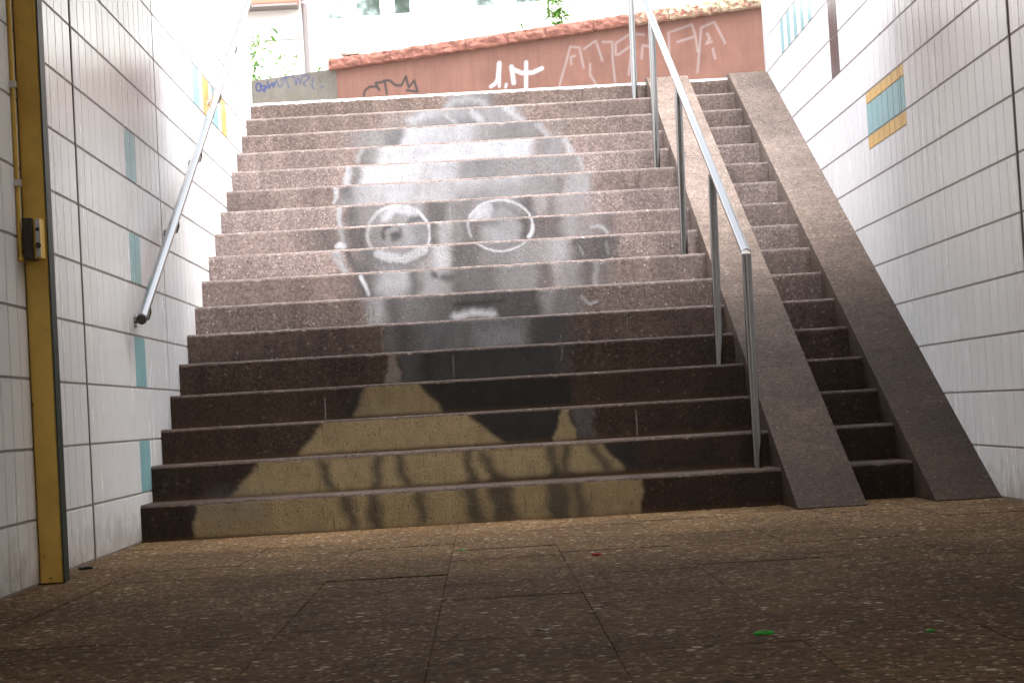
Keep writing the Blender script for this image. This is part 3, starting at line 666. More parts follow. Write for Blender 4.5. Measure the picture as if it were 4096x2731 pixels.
def ramp_mesh(x0, x1):
    """sloping stone cheek a little above the nosing line, laid in long slabs"""
    b = MB(); zt = lambda y: min(.2 + H/T*y, 2.742)
    ys = -.375
    ytop = (2.742-.2)/(H/T)
    cuts = [ys]
    y = ys
    while y < ytop-.3:
        y += .62; cuts.append(min(y, ytop))
    if ytop - cuts[-1] < .25: cuts[-1] = ytop
    else: cuts.append(ytop)
    g = .0007
    for a, c in zip(cuts, cuts[1:]):
        a2, c2 = a+(g if a > ys else 0), c-(g if c < ytop else 0)
        k = len(b.v)
        for yy in (a2, c2):
            lo = max(0.0, zt(yy)-.35) if yy > ys+.01 else 0.0
            b.v += [(x0, yy, lo), (x1, yy, lo), (x1, yy, max(zt(yy), .004)), (x0, yy, max(zt(yy), .004))]
        for q in ((0,1,2,3),(5,4,7,6),(3,2,6,7),(1,5,6,2),(4,0,3,7),(4,5,1,0)):
            b.f.append(tuple(k+j for j in q)); b.m.append(0)
    k = len(b.v)
    b.box(x0, x1, ytop, 5.3, 2.40, 2.742)
    # dirt-dark core seen in the slab joints
    for a in cuts[1:-1]:
        b.v += [(x0+.003, a-.01, zt(a-.01)-.2), (x1-.003, a-.01, zt(a-.01)-.2), (x1-.003, a-.01, zt(a-.01)-.006), (x0+.003, a-.01, zt(a-.01)-.006),
                (x0+.003, a+.01, zt(a+.01)-.2), (x1-.003, a+.01, zt(a+.01)-.2), (x1-.003, a+.01, zt(a+.01)-.006), (x0+.003, a+.01, zt(a+.01)-.006)]
        k = len(b.v)-8
        b.f.append((k+3, k+2, k+6, k+7)); b.m.append(1)
    return b
def ramp_tone(o, tones):  # stone tone along the ramp, darkest towards the foot
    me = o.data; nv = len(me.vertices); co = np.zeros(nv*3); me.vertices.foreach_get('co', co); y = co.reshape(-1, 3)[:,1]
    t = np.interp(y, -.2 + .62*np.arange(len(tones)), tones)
    set_attr(me, 'StoneTone', np.stack([t, t**1.10, t**1.24], 1), np.ones(nv))
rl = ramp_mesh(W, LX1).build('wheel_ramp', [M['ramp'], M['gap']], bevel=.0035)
ramp_tone(rl, [.21, .23, .30, .45, .70, .82, .80, .66, .50])
tag(rl, 'sloping stone ramp strip between the wide painted stairs and the narrow steps', 'ramp', 'stone ramps beside the narrow steps')
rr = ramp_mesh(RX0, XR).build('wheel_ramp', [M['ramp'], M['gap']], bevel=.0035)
ramp_tone(rr, [.21, .17, .20, .36, .64, .78, .80, .66, .50])
tag(rr, 'sloping stone ramp strip running along the foot of the right tiled wall', 'ramp', 'stone ramps beside the narrow steps')

# ---------------------------------------------------------------- floor of paving slabs, street level, tunnel
def floor():
    b = MB(); y_end = -15.0; tones = []
    x = 1.367 - .3625*5 - .0
    ci = 0
    while x < XR + .3:
        x1 = x + .3625; y = .0 - rnd.random()*.4 - (0 if ci % 2 else .12)
        segs = [(.06, y)]
        while y > y_end: segs.append((y, y-.42)); y -= .42
        for a, c in segs:
            z = rnd.uniform(-.0016, .0008); tx, ty = rnd.uniform(-.002, .002), rnd.uniform(-.0012, .0012)
            X0, X1, Y0, Y1 = x+.0009, x1-.0009, c+.0013, a-.0013
            if a > .01: Y1 = .06
            k = len(b.v)
            q = lambda xx, yy: z + (tx*(xx-x) + ty*(yy-c))
            b.v += [(X0, Y0, q(X0, Y0)), (X1, Y0, q(X1, Y0)), (X1, Y1, q(X1, Y1)), (X0, Y1, q(X0, Y1)),
                    (X0, Y0, -.02), (X1, Y0, -.02), (X1, Y1, -.02), (X0, Y1, -.02)]
            tones += [rnd.uniform(.90, 1.10)]*8
            for f in ((0,1,2,3),(0,4,5,1),(1,5,6,2),(2,6,7,3),(3,7,4,0)):
                b.f.append(tuple(k+j for j in f)); b.m.append(0)
        x = x1; ci += 1
    k = len(b.v)
    b.face([(-.6, y_end, -.006), (XR+.6, y_end, -.006), (XR+.6, .1, -.006), (-.6, .1, -.006)], 1)
    o = b.build('floor', [M['floor'], M['gap']], bevel=0); tones += [1]*4
    t_ = np.array(tones)[:,None]; set_attr(o.data, 'SlabTone', np.hstack([t_, t_, t_]), np.ones(len(tones)))
    tag(o, kind='structure')
floor()
YC = 0.9       # the tunnel roof ends here; beyond it the stair is open to the sky
def street():
    b = MB(); zs = STREET
    # landing and pavement, flush with the top step (which runs to y = 5.4)
    for x0, x1, y0, y1 in ((-30, -.2, -30, 60), (XR+.2, 30, -30, 60), (-.2, XR+.2, 5.38, 60), (-.2, XR+.2, -9.3, -2.08), (-.2, XR+.2, -.37, YC), (-.2, .57, -2.08, -.37), (XR-.32, XR+.2, -2.08, -.37), (-.2, XR+.2, -30, -15.2)):
        b.box(x0, x1, y0, y1, zs-.08, zs-.004)
    o = b.build('pavement', M['pave']); tag(o, kind='structure')
street()
WY0, WY1, WX0, WX1 = -1.95, -.50, .70, XR-.45          # unseen light well added to the tunnel roof for fill light
c = MB(); zc, zd = 2.63, STREET-.085
c.box(-.2, XR+.2, -9.3, WY0, zc, zd); c.box(-.2, XR+.2, WY1, YC-.01, zc, zd); c.box(-.2, WX0, WY0, WY1, zc, zd); c.box(WX1, XR+.2, WY0, WY1, zc, zd); o = c.build('tunnel_ceiling', M['ceiling']); tag(o, kind='structure')
c = MB(); zt_ = 3.5
c.box(WX0-.12, WX0, WY0-.12, WY1+.12, zc-.02, zt_); c.box(WX1, WX1+.12, WY0-.12, WY1+.12, zc-.02, zt_)
c.box(WX0, WX1, WY0-.12, WY0, zc-.02, zt_); c.box(WX0, WX1, WY1, WY1+.12, zc-.02, zt_)
o = c.build('added_light_well', M['warm_wall']); tag(o, 'ochre kerb of the unseen light well added to let fill daylight into the tunnel', 'light well')
c = MB(); c.box(-.6, XR+.6, -15.2, -15, -.1, 4.4); o = c.build('added_court_wall', M['warm_wall'])  # open court and its wall are added behind the camera for warm fill
tag(o, 'unseen ochre wall of the added open court, bouncing warm fill light into the underpass', 'wall')

# ---------------------------------------------------------------- tiled side walls
PIT_TOP = 3.80
def tiled_wall(name, side, xw, y_parts, specials, label, joint_y):
    """side +1: face looks to +x. y_parts: list of (y0, y1, ytop_z, grid origin, x)"""
    root = empty(name, (xw, y_parts[0][0], 0), label, 'wall')
    b = MB(); gv = []; g = .0028; gz = .0042; d = .003
    var = []
    for (y0, y1, zt, org, x) in y_parts:
        # body of the wall with grout-coloured face
        core = MB(); xa, xb = (x-.2, x) if side > 0 else (x, x+.2)
        core.box(xa, xb, y0, y1, -.05, zt)
        core.build('wall_body', M['grout'], root)
        j0 = math.floor((y0-org)/TILE)-1; j1 = math.ceil((y1-org)/TILE)+1
        for j in range(j0, j1):
            a, c2 = org+j*TILE, org+(j+1)*TILE
            a, c2 = max(a, y0+.001), min(c2, y1-.001)
            if c2-a < .02: continue
            for i in range(-10, 11):
                zt1 = ROW0 - i*ROWP; zb = zt1 - ROWP
                zt1 = min(zt1, zt-.001); zb = max(zb, .004)
                if zt1-zb < .012: continue
                for (za, zc, mi) in specials(j, i, zb, zt1):
                    k = len(b.v)
                    t1, t2, t3 = (rnd.uniform(-1, 1)*.00013 for _ in range(3))
                    s = side
                    be = .0016
                    ya, yb, z0, z1 = a+g, c2-g, za+(gz if za == zb and za > .01 else .0025), zc-(gz if zc == zt1 else .0025)
                    if z1-z0 < .01 or yb-ya < .01: b.v = b.v[:k]; continue
                    for (yy, zz, dd) in ((ya, z0, 0), (yb, z0, 0), (yb, z1, 0), (ya, z1, 0),
                                         (ya+be, z0+be, 1), (yb-be, z0+be, 1), (yb-be, z1-be, 1), (ya+be, z1-be, 1)):
                        tilt = t1*((yy-ya)/(yb-ya)-.5)*2 + t2*((zz-z0)/(z1-z0)-.5)*2 + t3
                        b.v.append((x + s*(.0005 if not dd else d + tilt), yy, zz))
                    rv = rnd.random(); var += [rv]*8
                    for q in ((4,5,6,7),(0,1,5,4),(1,2,6,5),(2,3,7,6),(3,0,4,7)):
                        b.f.append(tuple(k+t for t in (q if s > 0 else q[::-1]))); b.m.append(mi)
    me = b.mesh('tile_facing')
    set_attr(me, 'TileVar', np.repeat(np.array(var)[:,None], 3, 1), np.ones(len(var)))
    # outward normals follow from the winding: fix any that point into the wall
    bm = bmesh.new(); bm.from_mesh(me)
    for f in bm.faces:
        f.normal_update()
        if f.normal.x*side < -.01: f.normal_flip()
    bm.to_mesh(me); bm.free()
    link('tile_facing', me, [M['tile_w'], M['tile_t'], M['tile_y'], M['tile_d']], root)
    return root

JL = -.938
def spL(j, i, zb, zt):
    m = 0
    # grid column 0 starts right after the wide joint
    if j in (8, 9) and i in (1, 3, 5, 7): m = 1
    if i == -2:
        if j in (25, 26): m = 1
        if j in (28, 29): m = 2
        if j in (31, 32): m = 1
        if j in (34, 35): m = 2
    return [(zb, zt, m)]
orgL = JL + .017
lw = tiled_wall('tiled_wall', 1, 0.0, [(-1.86, JL-.016, 2.64, JL-.016-TILE*20, 0.0), (JL+.016, YC, 2.64, orgL, 0.0), (YC, 4.83, PIT_TOP, orgL, 0.0), (-15, -1.94, 2.64, -1.94-TILE*200, .03)], spL,
    'left white tiled wall with teal and yellow tile accents and a steel handrail', JL)
b = MB(); b.box(-.19, -.004, JL-.017, JL+.017, 0, 2.62); b.build('expansion_joint', M['joint'], lw)
b = MB(); b.box(-.2, .012, 4.83, 4.85, STREET-.1, PIT_TOP); b.build('edge_profile', M['zinc'], lw)
b = MB(); b.box(-.24, .03, YC, 4.86, PIT_TOP, PIT_TOP+.05); b.build('wall_coping', M['concrete'], lw, bevel=.006)

JR = -.911
orgR = JR + .017
def spR(j, i, zb, zt):
    # columns counted from the wide joint; the colour patch sits 14 columns up the stair
    if 14 <= j <= 20:
        if i == 0: return [(zb, zt-.062, 1), (zt-.062, zt, 2)]
        if i == 1: return [(zb, zt-.072, 0), (zt-.072, zt, 2)]
    if j in (26, 27) and i <= -2: return [(zb, zt, 3)]
    if j in (32, 34, 36, 38, 40) and i == -4: return [(zb, zt, 1)]
    return [(zb, zt, 0)]
def spR_shift(j, i, zb, zt): return spR(j, i, zb, zt)
rw = tiled_wall('tiled_wall', -1, XR, [(-15, JR-.016, 2.64, JR-.016-TILE*200, XR), (JR+.016, YC, 2.64, orgR, XR), (YC, 4.74, PIT_TOP, orgR, XR)], spR,
    'right white tiled wall with a yellow and teal patch and a dark tile stripe', JR)
b = MB(); b.box(XR+.004, XR+.19, JR-.017, JR+.017, 0, 2.62); b.build('expansion_joint', M['joint'], rw)
b = MB(); b.box(XR-.012, XR+.2, 4.74, 4.77, STREET-.1, PIT_TOP); b.build('edge_profile', M['zinc'], rw)
b = MB(); b.box(XR-.03, XR+.24, YC, 4.78, PIT_TOP, PIT_TOP+.05); b.build('wall_coping', M['concrete'], rw, bevel=.006)

# ---------------------------------------------------------------- mustard gate post with its lock, left foreground
gp = empty('gate_post', (.07, -1.9, 0), 'mustard yellow steel gate post with a lock box standing against the left tiled wall', 'gate post')
b = MB(); b.box(.034, .108, -1.94, -1.875, .004, 2.62); b.build('post', M['yellow'], gp, bevel=.003)
b = MB(); b.box(.110, .114, -1.942, -1.872, .004, 2.62); b.build('rubber_seal', M['seal'], gp)
b = MB(); b.box(.0, .0335, -1.90, -1.87, .004, 2.62); b.build('guide_rail', M['steel_d'], gp)
b = MB(); b.tube([(.040, -2.02, 1.065), (.040, -2.02, 2.62)], .0075, 14); rod = b.build('lock_rod', M['yellow'], gp, smooth=True)
b = MB(); b.tube([(.040, -2.02, 1.045), (.040, -2.02, 1.05), (.040, -2.02, 1.064), (.040, -2.02, 1.069)], [.007, .0125, .0125, .007], 14); b.build('rod_tip', M['yellow'], rod, smooth=True)
for z in (1.30, 1.62, 1.95):
    b = MB(); b.box(.031, .053, -2.034, -2.006, z-.011, z+.011); b.build('rod_clip', M['steel_d'], gp, bevel=.002)
b = MB(); b.box(.052, .082, -2.03, -1.943, 1.052, 1.185); lb = b.build('lock_box', M['lock'], gp, bevel=.003)
b = MB(); b.box(.0822, .104, -2.012, -1.943, 1.055, 1.185); lf = b.build('lock_face', M['yellow'], gp, bevel=.002)
b = MB(); b.box(.090, .1042, -2.0155, -2.0125, 1.058, 1.182); lp = b.build('lock_plate', M['steel'], gp, bevel=.001)
b = MB(); b.tube([(.0975, -2.018, 1.095), (.0975, -2.0155, 1.095)], .0095, 20); b.build('keyhole', M['lock'], lp, smooth=True)
b = MB(); b.tube([(.0975, -2.018, 1.148), (.0975, -2.0155, 1.148)], .006, 20); b.build('keyhole', M['lock'], lp, smooth=True)
sp = empty('strike_plate', (.01, -1.72, 1.11), 'worn steel strike plate with a round hole on the tiles right of the gate post', 'lock plate')
b = MB(); b.box(.0035, .024, -1.735, -1.70, 1.05, 1.185); pl = b.build('plate', M['steel_d'], sp, bevel=.002)
b = MB(); b.box(.0242, .034, -1.738, -1.734, 1.056, 1.178); b.build('flange', M['steel'], sp, bevel=.001)
b = MB(); b.tube([(.0282, -1.7405, 1.088), (.0282, -1.738, 1.088)], .0088, 18); b.build('lock_hole', M['lock'], sp)

# ---------------------------------------------------------------- handrails
SL = H/T
def wall_rail():
    root = empty('handrail', (.08, 0, 1), 'round brushed steel handrail bracketed to the left white tiled wall', 'handrail')
    z = lambda y: .951 + .529*(y+.17)
    b = MB(); b.tube([(.08, -.17, z(-.17)), (.08, 4.95, z(4.95)), (.08, 5.15, z(4.95)+.02)], .0215, 32); b.build('rail', M['steel'], root, smooth=True)
    d = Vector((0, 1, .529)).normalized(); e = Vector((.08, -.17, z(-.17)))
    b = MB(); b.tube([e - d*.004, e + d*.01], .0225, 32); b.build('end_cap', M['cap'], root, smooth=True)
    for k in range(6):
        y = .03 + .885*k
        zc = z(y)-.022
        b = MB(); b.tube([(.0032, y+.06, zc-.075), (.008, y+.06, zc-.075)], .028, 24)
        br = b.build('bracket_plate', M['steel'], root, smooth=True)
        b = MB()
        pts = [(.008, y+.06, zc-.075), (.04, y+.055, zc-.075), (.065, y+.04, zc-.068), (.078, y+.02, zc-.045), (.08, y+.005, zc-.004)]
        b.tube(pts, .0065, 12); b.build('bracket_arm', M['steel'], br, smooth=True)
        for q in (-1, 1):
            b = MB(); b.tube([(.008, y+.06, zc-.075+q*.018), (.0125, y+.06, zc-.075+q*.018)], [.006, .004], 8); b.build('screw', M['steel_d'], br)
wall_rail()
def centre_rail():
    root = empty('handrail', (2.70, .15, .16), 'freestanding steel handrail on five posts dividing the painted stairs from the ramp', 'handrail')
    z = lambda y: 1.112 + SL*(y-.15)
    b = MB(); b.tube([(2.707, .15, 1.112), (2.700, 4.65, z(4.65)), (2.70, 5.15, z(4.65)+.03)], .0215, 32)
    b.build('rail', M['steel'], root, smooth=True)
    for n, (i, y) in enumerate(((1, .15), (4, 1.05), (8, 2.25), (12, 3.45), (16, 4.65))):
        zt = z(y) - (.0 if n == 0 else .012)
        xb = 2.700 if n == 0 else 2.688
        b = MB()
        if n == 0:
            b.tube([(xb, y, i*H-.004), (2.707, y, 1.112-.004)], .0215, 32)
        else:
            b.tube([(xb-.012, y, i*H-.004), (2.697, y, zt)], .0205, 32)
        b.build('post', M['steel'], root, smooth=True)
centre_rail()

# ---------------------------------------------------------------- retaining wall at the head of the stairs
def wall_panel(u0, u1, z0, z1, mat, root, name, off=0.0, thick=.25, shapes=()):
    du = .006
    nu, nz = max(2, int((u1-u0)/du)), max(2, int((z1-z0)/du))
    us, zs = np.linspace(u0, u1, nu+1), np.linspace(z0, z1, nz+1)
    U = np.repeat(us, nz+1); Z = np.tile(zs, nu+1)
    X = WB.x + WD.x*U + WN.x*off; Y = WB.y + WD.y*U + WN.y*off
    verts = np.stack([X, Y, Z], 1).tolist()
    a = (np.arange(nu)[:,None]*(nz+1) + np.arange(nz)[None,:]).ravel()
    faces = np.stack([a, a+nz+1, a+nz+2, a+1], 1).tolist()
    c = [0, nz, (nu+1)*(nz+1)-1, nu*(nz+1)]     # corners
    k = len(verts)
    for q in c: v = verts[q]; verts.append((v[0]-WN.x*thick, v[1]-WN.y*thick, v[2]))
    left = list(range(0, nz+1)); right = list(range(nu*(nz+1), (nu+1)*(nz+1)))
    top = [j*(nz+1)+nz for j in range(nu+1)]; bot = [j*(nz+1) for j in range(nu+1)]
    faces += [left + [k+1, k], right[::-1] + [k+3, k+2], top[::-1] + [k+1, k+2][::1], bot + [k+3, k], [k, k+1, k+2, k+3]]
    me = bpy.data.meshes.new(name); me.from_pydata(verts, [], faces); me.update()
    UU = np.concatenate([U, [-99]*4]); ZZ = np.concatenate([Z, [-99]*4])
    rgb, A = paint(UU, ZZ, shapes)
    set_attr(me, 'Paint', rgb, A)
    return link(name, me, mat, root)
redw = empty('retaining_wall', (WB.x, WB.y, STREET), 'red rendered wall with rough sandstone coping and graffiti at the head of the stairs', 'wall')
wall_panel(.04, 5.6, STREET-.02, 3.64, M['red'], redw, 'wall_face', 0, .25, GRAF)
greyw = empty('retaining_wall', (WB.x-.8, WB.y+.4, STREET), 'low pale grey wall with blue scribbled graffiti left of the red wall', 'wall')
wall_panel(-3.2, .038, STREET-.02, 3.655, M['grey'], greyw, 'wall_face', .0, .25, GRAF)
def coping(u0, u1, crust, seed):
    """one rough-hewn coping stone, split faces"""
    du = .012; nu = max(3, int((u1-u0)/du))
    prof = [(-.27, 3.745), (-.12, 3.748), (.03, 3.745), (.052, 3.735), (.060, 3.715), (.062, 3.69), (.060, 3.665), (.055, 3.648), (.03, 3.64), (.0, 3.641), (-.27, 3.641)]
    P = []
    for (a, z), (a2, z2) in zip(prof, prof[1:]):
        n = max(1, int(math.hypot(a2-a, z2-z)/.012)) if a > -.02 else 2
        for t in range(n): P.append((a+(a2-a)*t/n, z+(z2-z)*t/n))
    P.append(prof[-1])
    verts = []; cr = []
    for ui in range(nu+1):
        u = u0+.003 + (u1-u0-.006)*ui/nu
        edge = min(ui, nu-ui)
        for a, z in P:
            x, y = WB.x + WD.x*u + WN.x*a, WB.y + WD.y*u + WN.y*a
            rough = 1.0 if a > -.02 else .3
            n1 = noise.noise(Vector((u*9+seed, z*16, a*8))); n2 = noise.noise(Vector((u*26+seed, z*34, a*20)))
            k = (abs(n1)*.026 + n2*.009 - .012)*rough*(0.5 if edge == 0 else 1)
            if crust: k += .012*max(0, n2)+.006
            lo = -.012*max(0, noise.noise(Vector((u*13+seed, 3, 1)))) if z < 3.66 else 0
            verts.append((x + WN.x*k, y + WN.y*k, z + n2*.006*rough + lo + (.004*n1 if z > 3.74 else 0))); cr.append(crust*(.55+.45*(z > 3.68)))
    m = len(P); faces = []
    for ui in range(nu):
        for j in range(m-1):
            q = ui*m+j; faces.append((q, q+1, q+m+1, q+m))
    faces.append(tuple(range(m))[::-1]); faces.append(tuple(nu*m+j for j in range(m)))
    me = bpy.data.meshes.new('coping_stone'); me.from_pydata(verts, [], faces); me.update()
    bm = bmesh.new(); bm.from_mesh(me); bmesh.ops.recalc_face_normals(bm, faces=bm.faces); bm.to_mesh(me); bm.free()
    set_attr(me, 'Crust', np.repeat(np.array(cr, float)[:,None], 3, 1), np.ones(len(cr)))
    o = link('coping_stone', me, M['sand'], redw)
    return o
cj = [-.015, .33, .626, 1.375, 1.78, 2.137, 2.577, 2.93, 3.255, 3.70, 4.3, 5.0, 5.6]
for k, (a, c2) in enumerate(zip(cj, cj[1:])):
    coping(a, c2, 1.0 if a > 3.0 else (.55 if a > 2.7 else 0.0), k*3.7)

# planter ground behind the wall
b = MB()
p0 = WB - WD*3.2 - WN*.25; p1 = WB + WD*5.6 - WN*.25
b.face([(p0.x, p0.y, 3.60), (p1.x, p1.y, 3.60), (12, 13.5, 3.62), (-12, 13.5, 3.62)]); o = b.build('planting_bed', M['soil']); tag(o, kind='structure')
rockm = plain('old_render_lump', (.22, .17, .13), .9, bumpy=.004)
def lump():
    bm = bmesh.new(); bmesh.ops.create_icosphere(bm, subdivisions=3, radius=1)
    for v in bm.verts:
        n = noise.noise(v.co*1.7 + Vector((4, 1, 2)))
        v.co = Vector((v.co.x*.085*(1+.3*n), v.co.y*.05, max(-.3, v.co.z)*.030*(1+.5*n) * (1.3 if v.co.x < 0 else .8)))
    me = bpy.data.meshes.new('broken_stone'); bm.to_mesh(me); bm.free()
    o = link('broken_stone', me, rockm, smooth=True)
    q = WB + WD*.19 - WN*.02; o.location = (q.x, q.y, 3.762)
    tag(o, 'small grey lump of broken stone lying on the left end of the sandstone coping', 'stone')
lump()

# ---------------------------------------------------------------- plants behind the wall
def leaf(b, base, direction, L, wd, side):
    d = direction.normalized(); s = d.cross(side).normalized(); n = s.cross(d).normalized()
    p = [base, base + d*L*.3 + s*wd*.5 - n*L*.02, base + d*L*.65 + s*wd*.38 - n*L*.07, base + d*L - n*L*.16,
         base + d*L*.65 - s*wd*.38 - n*L*.07, base + d*L*.3 - s*wd*.5 - n*L*.02, base + d*L*.33 - n*L*.05, base + d*L*.65 - n*L*.10]
    k = len(b.v); b.v += [tuple(q) for q in p]
    for f in ((0, 1, 6), (1, 2, 7, 6), (2, 3, 7), (3, 4, 7), (4, 5, 6, 7), (5, 0, 6)): b.f.append(tuple(k+j for j in f)); b.m.append(0)
def plant(u, back, stems, h, lean, label, seed, L=.07, n=16, base_z=3.6, spread=.12, wd=.26, droop=0):
    rr_ = random.Random(seed)
    q = WB + WD*u - WN*back
    root = empty('bamboo_plant', (q.x, q.y, base_z), label, 'plant')
    lf = MB()
    for s in range(stems):
        p = Vector((q.x + rr_.uniform(-1, 1)*spread, q.y + rr_.uniform(-1, 1)*spread*.6, base_z-.01))
        hh = h*rr_.uniform(.55, 1.0); dx, dy = lean + rr_.uniform(-.25, .25), rr_.uniform(-.2, .15)
        pts = []
        for t in range(9):
            f = t/8
            pts.append(p + Vector((dx*hh*f*f*.7, dy*hh*f*f, hh*(f - (.22+droop)*f*f*f))))
        st = MB(); st.tube(pts, [.0035*(1-.75*t/8) for t in range(9)], 6); st.build('stem', M['stem'], root, smooth=True)
        for j in range(n):
            f = rr_.uniform(.12, 1); i0 = min(7, int(f*8)); a, c2 = pts[i0], pts[i0+1]
            base = a.lerp(c2, f*8-i0)
            az = rr_.uniform(0, 2*PI)
            d = Vector((math.cos(az), math.sin(az)*.8, rr_.uniform(-.9, .5)))
            LL = L*1.3*rr_.uniform(.6, 1.25); leaf(lf, base, d, LL, LL*wd*rr_.uniform(.8, 1.2), Vector((rr_.uniform(-.4, .4), rr_.uniform(-.4, .4), 1)))
    lf.build('foliage', M['leaf'], root)
plant(-1.02, .42, 8, .95, .12, 'tall leafy green shoots at the left end above the grey wall', 3, n=20, spread=.14)
plant(-.72, .40, 5, .55, .1, 'short green shoots above the grey wall just right of the tallest shoots', 4, n=10, spread=.10, L=.06)
plant(-.30, .40, 4, .42, -.1, 'small yellow green shoots beside the downpipe above the grey wall', 5, n=9, spread=.08, L=.055)
plant(-.12, .34, 5, .20, .1, 'very low weeds on the grey wall where the red wall begins', 6, n=5, spread=.1, L=.04)
plant(.17, .30, 3, .48, 0, 'thin sparse shoot rising behind the broken stone on the coping', 7, n=10, spread=.06, L=.05, wd=.2)
plant(.34, .20, 9, .20, .2, 'tuft of grassy weeds on the coping right of the broken stone', 8, n=5, spread=.10, L=.055, base_z=3.66, wd=.18)
plant(1.78, .30, 6, .33, 0, 'low green weeds on the middle of the coping left of the hanging branch', 9, n=9, spread=.1, L=.055, base_z=3.64, wd=.2)
plant(2.02, .45, 7, .9, .08, 'leafy bamboo clump standing highest behind the middle of the red wall', 10, n=34, spread=.10, L=.085, wd=.22)
plant(-.95, .14, 10, .10, 0, 'fringe of small weeds along the top of the grey wall', 12, n=4, spread=.25, L=.035, base_z=3.655, wd=.2)
# little sprig by the wall end
b = MB(); rs = random.Random(5)
for k in range(6): leaf(b, Vector((3.60, 4.86, STREET)), Vector((rs.uniform(-.8, .2), rs.uniform(-.3, .3), 1)), .05, .008, Vector((0, 1, .2)))
o = b.build('weed', M['leaf']); tag(o, 'tiny green weed sprouting beside the end of the right tiled wall', 'plant')

# ---------------------------------------------------------------- house behind
hs = empty('house', (2, 14, 3.6), 'white plastered house with tall windows reflecting trees behind the red wall', 'house')
FY = 14.0
wins = [(-.12, .113, 5.30), (.23, .567, 5.315), (.687, .93, 5.325), (1.613, 1.952, 5.365), (2.162, 2.50, 5.38), (2.63, 2.97, 5.39), (3.6, 3.95, 5.39), (4.2, 4.6, 5.39), (-2.6, -2.2, 5.3), (-2.0, -1.6, 5.3)]
wins = [(a, c2, 5.30+.03*0 + (z-5.30)*1.0) for a, c2, z in wins]
ZW = 6.75; ZT = 7.2
b = MB()
edges = sorted(wins); x = -8.0
for a, c2, zb in edges:
    b.box(x, a, FY, FY+.3, 3.4, ZT); b.box(a, c2, FY, FY+.3, 3.4, zb); b.box(a, c2, FY, FY+.3, ZW, ZT); x = c2
b.box(x, 12, FY, FY+.3, 3.4, ZT)
b.box(-8, 12, FY+.3, FY+6, 3.4, 3.6); b.box(-8, -7.7, FY+.3, FY+6, 3.6, ZT); b.box(11.7, 12, FY+.3, FY+6, 3.6, ZT); b.box(-8, 12, FY+6, FY+6.3, 3.4, ZT)
b.build('wall', M['white_plaster'], hs)
b = MB(); b.box(-8.3, 12.3, FY-.35, FY+6.6, ZT, ZT+.22); b.build('roof', M['zinc'], hs, bevel=.01)
for a, c2, zb in wins:
    f = MB(); t = .028
    f.box(a, a+t, FY+.05, FY+.12, zb, ZW); f.box(c2-t, c2, FY+.05, FY+.12, zb, ZW)
    f.box(a+t, c2-t, FY+.05, FY+.12, zb, zb+t*.6); f.box(a+t, c2-t, FY+.05, FY+.12, ZW-t, ZW)
    wf = f.build('window', M['frame_w'], hs)
    f = MB(); f.box(a+t, c2-t, FY+.08, FY+.09, zb+t*.6, ZW-t); f.build('pane', M['glass'], wf)
b = MB(); b.box(-7.9, 11.9, FY+.5, FY+.52, 3.7, 7.1); b.build('curtain', plain('room_dark', (.25, .25, .24), .9), hs)
b = MB(); b.box(-3.2, -.427, FY-.25, FY-.005, 5.483, 5.80); b.build('fascia', M['beam'], hs, bevel=.006)
b = MB(); b.box(-3.2, -.432, FY-.245, FY-.005, 5.45, 5.481); b.build('canopy_trim', plain('canopy_grey', (.20, .17, .16), .6), hs)
b = MB(); b.tube([(-.365, FY-.04, 3.6), (-.365, FY-.04, 7.15)], .032, 18); pp = b.build('downpipe', plain('pipe_pvc', (.15, .13, .13), .5), hs, smooth=True)
for z in (4.4, 5.5, 6.6):
    b = MB(); b.tube([(-.365, FY-.04, z), (-.365, FY-.04, z+.03)], .037, 18); b.build('pipe_clip', M['zinc'], pp, smooth=True)
b = MB(); b.box(-1.6, -.42, FY-.03, FY-.002, 5.09, 5.115); b.build('ledge', M['zinc'], hs)

# trees behind the camera, seen mirrored in the window panes
def tree(x, y, h, label, seed):
    r_ = random.Random(seed); root = empty('tree', (x, y, STREET), label, 'tree')
    b = MB(); b.tube([(x, y, STREET-.02), (x+.1, y, STREET+h*.3), (x-.05, y+.1, STREET+h*.55), (x, y, STREET+h*.8)], [.18, .14, .10, .04], 12)
    for k in range(7):
        a = r_.uniform(0, 2*PI); z = STREET+h*r_.uniform(.35, .7); q = Vector((x, y, z))
        b.tube([q, q+Vector((math.cos(a)*.8, math.sin(a)*.8, .5)), q+Vector((math.cos(a)*1.7, math.sin(a)*1.7, 1.0))], [.06, .04, .015], 7)
    b.build('trunk', M['bark'], root, smooth=True)
    lf = MB()
    cl = [(Vector((x, y, STREET+h*.68)) + Vector((r_.uniform(-1, 1)*h*.28, r_.uniform(-1, 1)*h*.28, r_.uniform(-.9, 1)*h*.26)), r_.uniform(.5, 1.3)) for _ in range(64)]
    for c, rad in cl:
        for j in range(70):
            v = Vector((r_.gauss(0, 1), r_.gauss(0, 1), r_.gauss(0, .8))); v = v.normalized()*rad*r_.uniform(.5, 1)
            leaf(lf, c+v, Vector((r_.uniform(-1, 1), r_.uniform(-1, 1), r_.uniform(-1, .3))), .30, .15, Vector((.2, .1, 1)))
    lf.build('crown', M['leaf_d'], root)
tree(-2.6, -16, 13, 'leafy street tree left of the underpass, mirrored in the house windows', 21)
tree(3.4, -17, 13.5, 'leafy street tree beyond the underpass mouth, mirrored in the house windows', 22)
tree(9.5, -16, 12, 'leafy street tree right of the underpass, mirrored in the house windows', 23)

